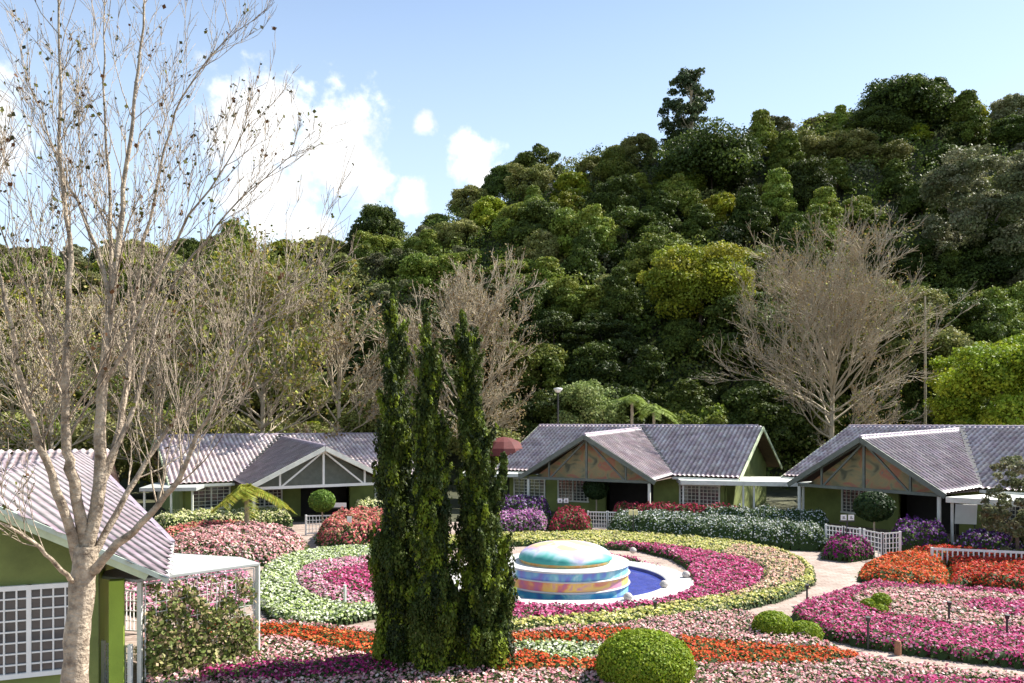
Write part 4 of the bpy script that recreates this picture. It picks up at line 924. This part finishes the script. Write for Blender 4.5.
topiary(881, 615, .30, .30, 3500, 5, 'highest clipped ball of three in the right hand bed', stem=.12)
topiary(880, 621, .26, .20, 2500, 6, 'front clipped ball of three in the right hand bed', stem=.12)
C1 = ((.13, .22, .03), (.10, .18, .025), (.17, .26, .04)); C2 = ((.02, .045, .012), (.03, .055, .015), (.025, .05, .012))
topiary(322, 540, .62, .52, 7000, 7, 'round green ball on a thin trunk before the left garden house porch', 1.55, 'standard_tree', cols=C1, size=.08)
topiary(597, 528, .75, .65, 6000, 8, 'dark round headed tree shading the porch of the middle house', 1.3, 'standard_tree', cols=C2, size=.1, loc=(5.2, 49.5))
topiary(878, 553, .85, .65, 6000, 9, 'dark round headed tree shading the porch of the right house', 1.45, 'standard_tree', cols=C2, size=.1, loc=(17.0, 37.6))

# cypresses
def cypress(px_, Db, py_top, rmax, seed, label, n=30000, lean=0.0):
    g = np.random.default_rng(seed); x = (px_ - 512) * Db / F; H = ztop(py_top, Db)
    t = empty('cypress_tree', (x, Db, 0), label, 'cypress', 'dark columnar cypresses in the front bed')
    L = []
    nn = 420
    for i in range(nn):
        tt = ((i + g.random()) / nn); z = H * tt * .985
        prof = rmax * 1.10 * min(1, (tt + .05) / .10) * (1 - tt) ** 1.0 * (1 + .22 * math.sin(tt * 23 + seed * 1.7))
        a = g.random() * 6.28; q = (.20 - .14 * tt) * g.uniform(.6, 1.4); rr = max(prof - q * .8, .01) * g.uniform(.4, 1.0)
        L.append((np.array((math.cos(a) * rr + lean * tt * tt, math.sin(a) * rr, z)), np.array((q, q, q * 2.1))))
    for k in range(75):   # spiky side sprays
        tt = g.uniform(.15, .9); a = g.random() * 6.28; prof = rmax * .9 * (1 - tt) ** .85
        for s in range(4):
            q = .10 - .02 * s; L.append((np.array((math.cos(a) * (prof + .07 * s) + lean * tt * tt, math.sin(a) * (prof + .07 * s), H * tt + .16 * s)), np.array((q, q, q * 2.4))))
    V, Fq, cc = lobes_cards(g, L, int(n * 1.25), .044, [(.075, .105, .016), (.045, .070, .012), (.19, .25, .02), (.028, .044, .012), (.08, .11, .018)], jit=.6, upb=.35, aspect=2.0, vert=True)
    mesh_obj('crown', V, Fq, M['leaf1'], t, col=cc)
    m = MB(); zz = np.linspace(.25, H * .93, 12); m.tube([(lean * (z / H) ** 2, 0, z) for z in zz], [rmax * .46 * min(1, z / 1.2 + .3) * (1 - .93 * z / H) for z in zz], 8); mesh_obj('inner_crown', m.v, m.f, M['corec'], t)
    m = MB(); m.tube([(0, 0, -.1), (lean * .3, 0, H * .5), (lean, 0, H * .95)], [.16, .10, .03], 8); m.build('trunk', M['bark'], t)
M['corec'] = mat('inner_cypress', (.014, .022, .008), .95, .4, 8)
cypress(396, 19.3, 278, .66, 1, 'leftmost cypress of the three, tallest tip', 85000, -.06)
cypress(434, 18.6, 312, .62, 2, 'middle cypress of the three, shaded between the others', 80000, -.18)
cypress(484, 19.0, 310, .78, 3, 'rightmost cypress of the three, sunlit on its right side', 95000, -.52)
# upcurved side branch on the right cypress is a part of the tree group's outline
def spray():
    root = [o for o in C.objects if o.name.startswith('cypress_tree')][2]; g = np.random.default_rng(9); L = []
    for s in np.linspace(0, 1, 16):
        px_ = 478 + 26 * math.sin(s * 1.6); py_ = 515 - 58 * s ** 1.4; p = np.array(pos(px_, py_, 19.0)) - np.array((root.location.x, 19.0, 0)); q = .17 * (1 - .6 * s); L.append((p, np.array((q, q, q * 1.4))))
    V, Fq, cc = lobes_cards(g, L, 3500, .075, [(.06, .09, .02), (.09, .13, .02)], jit=.6)
    mesh_obj('side_branch', V, Fq, M['leaf1'], root, col=cc)
spray()

# ------------------------------------------------------------------ bare trees
class Tree:
    def __init__(s, g): s.g = g; s.V = []; s.F = []; s.off = 0; s.tips = []
    def poly(s, P, r, n):
        V, Fq = tube_np(P, r, n); s.V.append(V); s.F.append(Fq + s.off); s.off += len(V)
    def branch(s, p, d, L, r, lev, maxlev, up=.25, nsub=(5, 8), spread=.7, wig=.12, ratio=.6, rmin=.012):
        g = s.g; m = 5 if lev < maxlev else 4; P = [np.array(p, float)]; d = np.array(d, float)
        for i in range(m - 1):
            d = d + g.normal(size=3) * wig + np.array((0, 0, up)) * .35; d /= np.linalg.norm(d); P.append(P[-1] + d * L / (m - 1))
        P = np.array(P); r1 = max(r * .35, rmin * .7); rad = np.linspace(r, r1, m)
        s.poly(P, rad, 6 if r > .08 else 4 if r > .03 else 3)
        if lev >= maxlev: s.tips.append((P[-1], d)); s.tips.append((P[len(P) // 2], d)); return
        k = g.integers(*nsub)
        for j in range(k):
            f = g.uniform(.22, 1.0) if j else 1.0; q = f * (m - 1); i = min(int(q), m - 2); pp = P[i] + (P[i + 1] - P[i]) * (q - i); dd = P[i + 1] - P[i]; dd /= np.linalg.norm(dd)
            side = rnd_dir(1, g)[0]; side -= dd * (side @ dd); side /= np.linalg.norm(side) + 1e-6
            nd_ = dd + side * spread * g.uniform(.5, 1.2) + np.array((0, 0, up * .5)); nd_ /= np.linalg.norm(nd_)
            rr = max((r + (r1 - r) * f) * g.uniform(.45, .7), rmin)
            s.branch(pp, nd_, L * ratio * g.uniform(.65, 1.15), rr, lev + 1, maxlev, up, nsub, spread, wig, ratio, rmin)
    def build(s, name, mat_, parent): return mesh_obj(name, np.concatenate(s.V), np.concatenate(s.F), M[mat_], parent, smooth=True)
def vase_tree(g, H, Rw, n0, maxlev, rmin=.02, nsub=(4, 7), split=.2, mat_='bark_pale'):
    T = Tree(g); zs = H * split; T.poly(np.array([(0, 0, -.5), (.1, 0, zs * .5), (0, .1, zs), (.1, 0, H * .55), (0, 0, H * .8)]), np.array([.24, .21, .18, .11, .04]), 8)
    for i in range(n0):
        a = 6.28 * (i * .382) + g.normal() * .2; f = g.uniform(0, 1); th = .22 + 1.05 * (1 - f) ** .7; z0 = zs * .7 + f * H * .40
        d = np.array((math.sin(th) * math.cos(a), math.sin(th) * math.sin(a), math.cos(th))); cz, rz = H * .58, H * .42
        aa = (d[0] ** 2 + d[1] ** 2) / Rw ** 2 + d[2] ** 2 / rz ** 2; bb = 2 * d[2] * (z0 - cz) / rz ** 2; cc_ = (z0 - cz) ** 2 / rz ** 2 - 1
        disc = max(bb * bb - 4 * aa * cc_, .0); L = max((-bb + math.sqrt(disc)) / (2 * aa), H * .22) * .66
        T.branch((0, 0, z0), d, L, .085, 1, maxlev, .16, nsub, .55, .12, .50, rmin)
    return T
def leafy(T, g, n, cols, size, zlo=-1, spread=.3):
    tips = np.array([t[0] for t in T.tips]); tips = tips[tips[:, 2] > zlo]; P = tips[g.integers(0, len(tips), n)] + g.normal(size=(n, 3)) * spread
    c = np.array(cols)[g.integers(0, len(cols), n)] * (1 + .5 * (g.random((n, 1)) - .5)); return cards(P, rnd_dir(n, g), size * (.6 + .8 * g.random(n)), c, g, 1.2)
def bare(px_, D, py_top, Rw, n0, lev, seed, label, leaves=0, lc=None, bark='bark_pale', rmin=.022, nsub=(4, 7), lsize=.16, split=.2):
    g = np.random.default_rng(seed); x = (px_ - 512) * D / F; H = ztop(py_top, D); t = empty('bare_tree', (x, D, 0), label, 'tree')
    T = vase_tree(g, H, Rw, n0, lev, rmin, nsub, split)
    top = max(v[:, 2].max() for v in T.V); k = H / top; T.V = [v * [1, 1, k] for v in T.V]; T.tips = [(p * [1, 1, k], d) for p, d in T.tips]
    T.build('branches', bark, t)
    if leaves: V, Fq, cc = leafy(T, g, leaves, lc, lsize); mesh_obj('leaves', V, Fq, M['leafdry'], t, col=cc)
    return t
YG = [(.26, .28, .04), (.20, .22, .04), (.30, .24, .05)]; DRY = [(.26, .17, .08), (.20, .13, .06), (.30, .24, .10)]
bare(832, 62, 205, 8.6, 46, 4, 1, 'big bare fan shaped tree behind the gap between middle and right houses', 9000, YG + DRY + DRY, lsize=.11, nsub=(5, 8), rmin=.018)
bare(466, 61, 247, 6.2, 38, 4, 2, 'bare brown tree directly behind the cypresses', 9000, DRY, lsize=.11, nsub=(5, 7), rmin=.024)
bare(262, 58, 222, 8.0, 30, 4, 3, 'bare tree with yellow green vine leaves behind the left garden house', 9000, YG + [(.10, .13, .03)], nsub=(4, 7), lsize=.22)
bare(160, 56, 262, 6.5, 24, 4, 4, 'tangled bare tree behind the near tree, left of the vine covered one', 3500, DRY + YG, nsub=(4, 7))
bare(50, 52, 262, 7.0, 24, 4, 5, 'tangled bare tree above the near house roof', 3500, DRY + YG, nsub=(4, 7))
bare(338, 60, 275, 5.2, 26, 4, 6, 'low spreading bare tree right of the vine covered tree', 2500, DRY, nsub=(4, 7))
bare(-60, 50, 240, 7.0, 20, 4, 7, 'bare tree cut by the left edge of the view', 2500, DRY, nsub=(4, 6))
for i, (px_, D, R_, H_, z0, k, lab) in enumerate(((215, 66, 4.2, 5, 1.0, 'olive', 'olive scrub tree filling the gap behind the left garden house'), (300, 66, 4.6, 4.6, .8, 'olive', 'olive scrub tree behind the low spreading bare tree'), (120, 62, 4.4, 5, 1.0, 'olive', 'olive scrub tree behind the near tree trunk'), (20, 60, 4.4, 5.5, 1, 'mid', 'green scrub tree above the near house roof'))):
    special(k, 'round', px_, 0, D, R_, H_, z0, 22, 11000, .22, 60 + i, lab)

# near plane tree
def near_tree():
    g = np.random.default_rng(17); t0 = pos(74, 700, 12); t = empty('plane_tree', (t0[0], 12, 0), 'large pale barked bare tree with a few dark leaves at the left front', 'tree')
    T = Tree(g); base = np.array((t0[0], 12.0, 0))
    def limb(pp, nsub=10, lev=3, Ls=1.5, z0=0, up=.3):
        P = np.array([pos(a, b, d) for a, b, d, r in pp]) - base; rr = np.array([r for *_, r in pp]); rr = rr if rr[-1] > .2 else rr * np.linspace(1, .62, len(rr))
        # refine
        s = np.linspace(0, len(P) - 1, (len(P) - 1) * 4 + 1); i = np.minimum(s.astype(int), len(P) - 2); f = (s - i)[:, None]
        def cr(k): return P[np.clip(k, 0, len(P) - 1)]
        p0, p1, p2, p3 = cr(i - 1), cr(i), cr(i + 1), cr(i + 2)
        Q = .5 * (2 * p1 + (p2 - p0) * f + (2 * p0 - 5 * p1 + 4 * p2 - p3) * f ** 2 + (3 * p1 - p0 - 3 * p2 + p3) * f ** 3); Q[1:-1] += g.normal(size=(len(Q) - 2, 3)) * .012
        rq = np.interp(s, np.arange(len(P)), rr); rq = rq * (1 + .05 * np.sin(s * 7)); T.poly(Q, rq * (.80 if rr[0] > .2 else .72), 10 if rr[0] > .1 else 7)
        nsub = int(nsub * 1.5)
        for k in range(nsub):
            f = z0 + (1 - z0) * (k + g.random()) / nsub; j = min(int(f * (len(Q) - 1)), len(Q) - 2); dd = unit(Q[j + 1] - Q[j])
            side = g.normal(size=3) * [1, .8, .5]; side -= dd * (side @ dd); side = unit(side); d = unit(dd + side * g.uniform(.5, 1.0) + np.array((0, 0, .25)))
            T.branch(Q[j], d, 1.15 * Ls * g.uniform(.6, 1.3) * (1.15 - .5 * f), max(rq[j] * .26, .008), 1, lev, up, (3, 6), .6, .13, .6, .0046)
    D = 12.0
    # trunk
    limb([(74, 830, D, .27), (72, 740, D, .25), (74, 683, D, .235), (78, 630, D, .22), (83, 580, D, .225), (86, 545, D, .21)], 0)
    limb([(84, 560, D, .14), (98, 500, D, .135), (100, 440, D, .125), (103, 380, D, .11), (112, 300, D, .085), (122, 210, D + .2, .065), (133, 120, D + .2, .05), (140, 50, D + .2, .038), (147, -40, D + .2, .022), (150, -130, D + .2, .01)], 16, z0=.3, Ls=1.5)
    limb([(86, 550, D, .13), (73, 480, D - .2, .115), (66, 440, D - .3, .10), (66, 360, D - .4, .075), (70, 260, D - .4, .062), (62, 170, D - .4, .048), (60, 60, D - .5, .035), (58, -40, D - .5, .02), (58, -120, D - .5, .01)], 16, z0=.25, Ls=1.4)
    limb([(78, 560, D, .12), (62, 505, D - .3, .10), (40, 445, D - .6, .08), (22, 385, D - .8, .065), (10, 320, D - 1, .05), (-8, 240, D - 1.1, .035), (-30, 150, D - 1.2, .02)], 12, z0=.3, Ls=1.2)
    limb([(100, 410, D, .075), (108, 330, D + .3, .062), (112, 250, D + .5, .050), (106, 150, D + .6, .036), (104, 60, D + .6, .026), (106, -40, D + .6, .015)], 12, z0=.2, Ls=1.3)
    limb([(90, 560, D, .115), (96, 500, D + .3, .10), (118, 440, D + .6, .085), (128, 370, D + .9, .07), (135, 300, D + 1.1, .058), (150, 220, D + 1.2, .045), (170, 130, D + 1.3, .034), (200, 70, D + 1.3, .022), (236, 25, D + 1.3, .01)], 15, z0=.3, Ls=1.4)
    limb([(92, 572, D, .105), (118, 545, D - .2, .09), (150, 515, D - .4, .075), (178, 480, D - .6, .062), (195, 440, D - .7, .05), (215, 405, D - .8, .038), (240, 350, D - 1, .026), (262, 300, D - 1, .014)], 14, z0=.3, Ls=1.1)
    limb([(90, 560, D, .09), (110, 525, D + .2, .075), (135, 480, D + .4, .062), (160, 440, D + .6, .052), (195, 395, D + .8, .042), (235, 340, D + 1, .032), (280, 300, D + 1.2, .022), (330, 265, D + 1.3, .010)], 14, z0=.25, Ls=1.2)
    limb([(98, 480, D, .07), (125, 430, D + .3, .058), (145, 370, D + .5, .048), (165, 300, D + .8, .04), (205, 240, D + 1, .03), (250, 190, D + 1.2, .02), (300, 150, D + 1.3, .009)], 13, z0=.25, Ls=1.2)
    limb([(104, 380, D, .06), (130, 340, D, .05), (160, 270, D, .04), (190, 215, D, .03), (225, 165, D, .02), (250, 120, D, .009)], 11, z0=.2, Ls=1.1)
    limb([(80, 585, D, .06), (62, 570, D - .5, .05), (40, 548, D - .9, .042), (10, 528, D - 1.3, .034), (-30, 512, D - 1.8, .02)], 6, z0=.4, Ls=.8)
    limb([(66, 400, D, .055), (50, 340, D - .3, .045), (28, 290, D - .6, .034), (5, 240, D - .8, .022), (-15, 180, D - 1, .01)], 9, z0=.3, Ls=1.0)
    limb([(110, 300, D, .05), (90, 230, D, .04), (62, 170, D, .03), (40, 110, D, .02), (20, 60, D, .009)], 10, z0=.2, Ls=1.0)
    T.build('branches', 'bark_plane', t)
    tips = [(p, d) for p, d in T.tips if p[2] > 4]
    g2 = np.random.default_rng(4); P = np.array([p for p, _ in tips]); n = 1700; P = P[g2.integers(0, len(P), n)] + g2.normal(size=(n, 3)) * .02
    cols = np.array([(.06, .055, .02), (.10, .10, .02), (.16, .17, .03), (.11, .05, .02), (.05, .05, .02)]); c = cols[g2.integers(0, 5, n)]
    V, Fq, cc = cards(P, rnd_dir(n, g2), .055 * (.5 + .9 * g2.random(n)), c, g2, 1.15); mesh_obj('leaves', V, Fq, M['leafdry'], t, col=cc)
near_tree()

# climbing vine on its trellis under the near canopy
def vine():
    a = np.array((-8.22, 17.93)); b = np.array((-6.4, 19.83)); c = (a + b) / 2
    t = empty('trellis', (c[0], c[1], 0), 'white wire trellis under the near canopy edge', 'trellis'); m = MB(); lattice(m, a - c, b - c, .1, 2.35, 11, 10, .014, .014); m.build('lattice_panel', M['white'], t)
    g = np.random.default_rng(12); v = empty('climbing_vine', (c[0], c[1], 0), 'leafy climbing vine covering the trellis at left', 'climbing plant'); n = 12000
    s = g.random(n); z = .05 + 2.3 * g.random(n) ** 1.15; keep = vnoise(s * 5, z * 2.2, 2.2, 4) + .9 * (1.5 - z) * .8 - (s - .3) * .6 + .5 * g.normal(size=n) * .6 > -.15; s = s[keep]; z = z[keep]; n = len(s)
    nrm = np.array((.72, -.69)); off = g.normal(size=n) * (.10 + .12 * (2.4 - z) / 2.4)
    P = np.column_stack([(a - c)[0] + (b - a)[0] * s + nrm[0] * off, (a - c)[1] + (b - a)[1] * s + nrm[1] * off, z])
    cols = np.array([(.16, .21, .05), (.24, .28, .08), (.36, .34, .14), (.09, .13, .03), (.40, .30, .18)]); cc = cols[g.integers(0, 5, n)] * (1 + .5 * (g.random((n, 1)) - .5))
    V, Fq, c4 = cards(P, unit(rnd_dir(n, g) + [.3, -.4, .4]), .08 * (.6 + .8 * g.random(n)), cc, g, 1.2); mesh_obj('leaves', V, Fq, M['leaf1'], v, col=c4)
    m = MB()
    for k in range(9):
        s0 = g.random(); P = [((a - c)[0] + (b - a)[0] * (s0 + .05 * math.sin(q * 5 + k)), (a - c)[1] + (b - a)[1] * (s0 + .05 * math.sin(q * 5 + k)), 2.3 * q) for q in np.linspace(0, 1, 7)]; m.tube(P, [.018] * 7, 5)
    m.build('stem', M['bark_pale'], v)
vine()
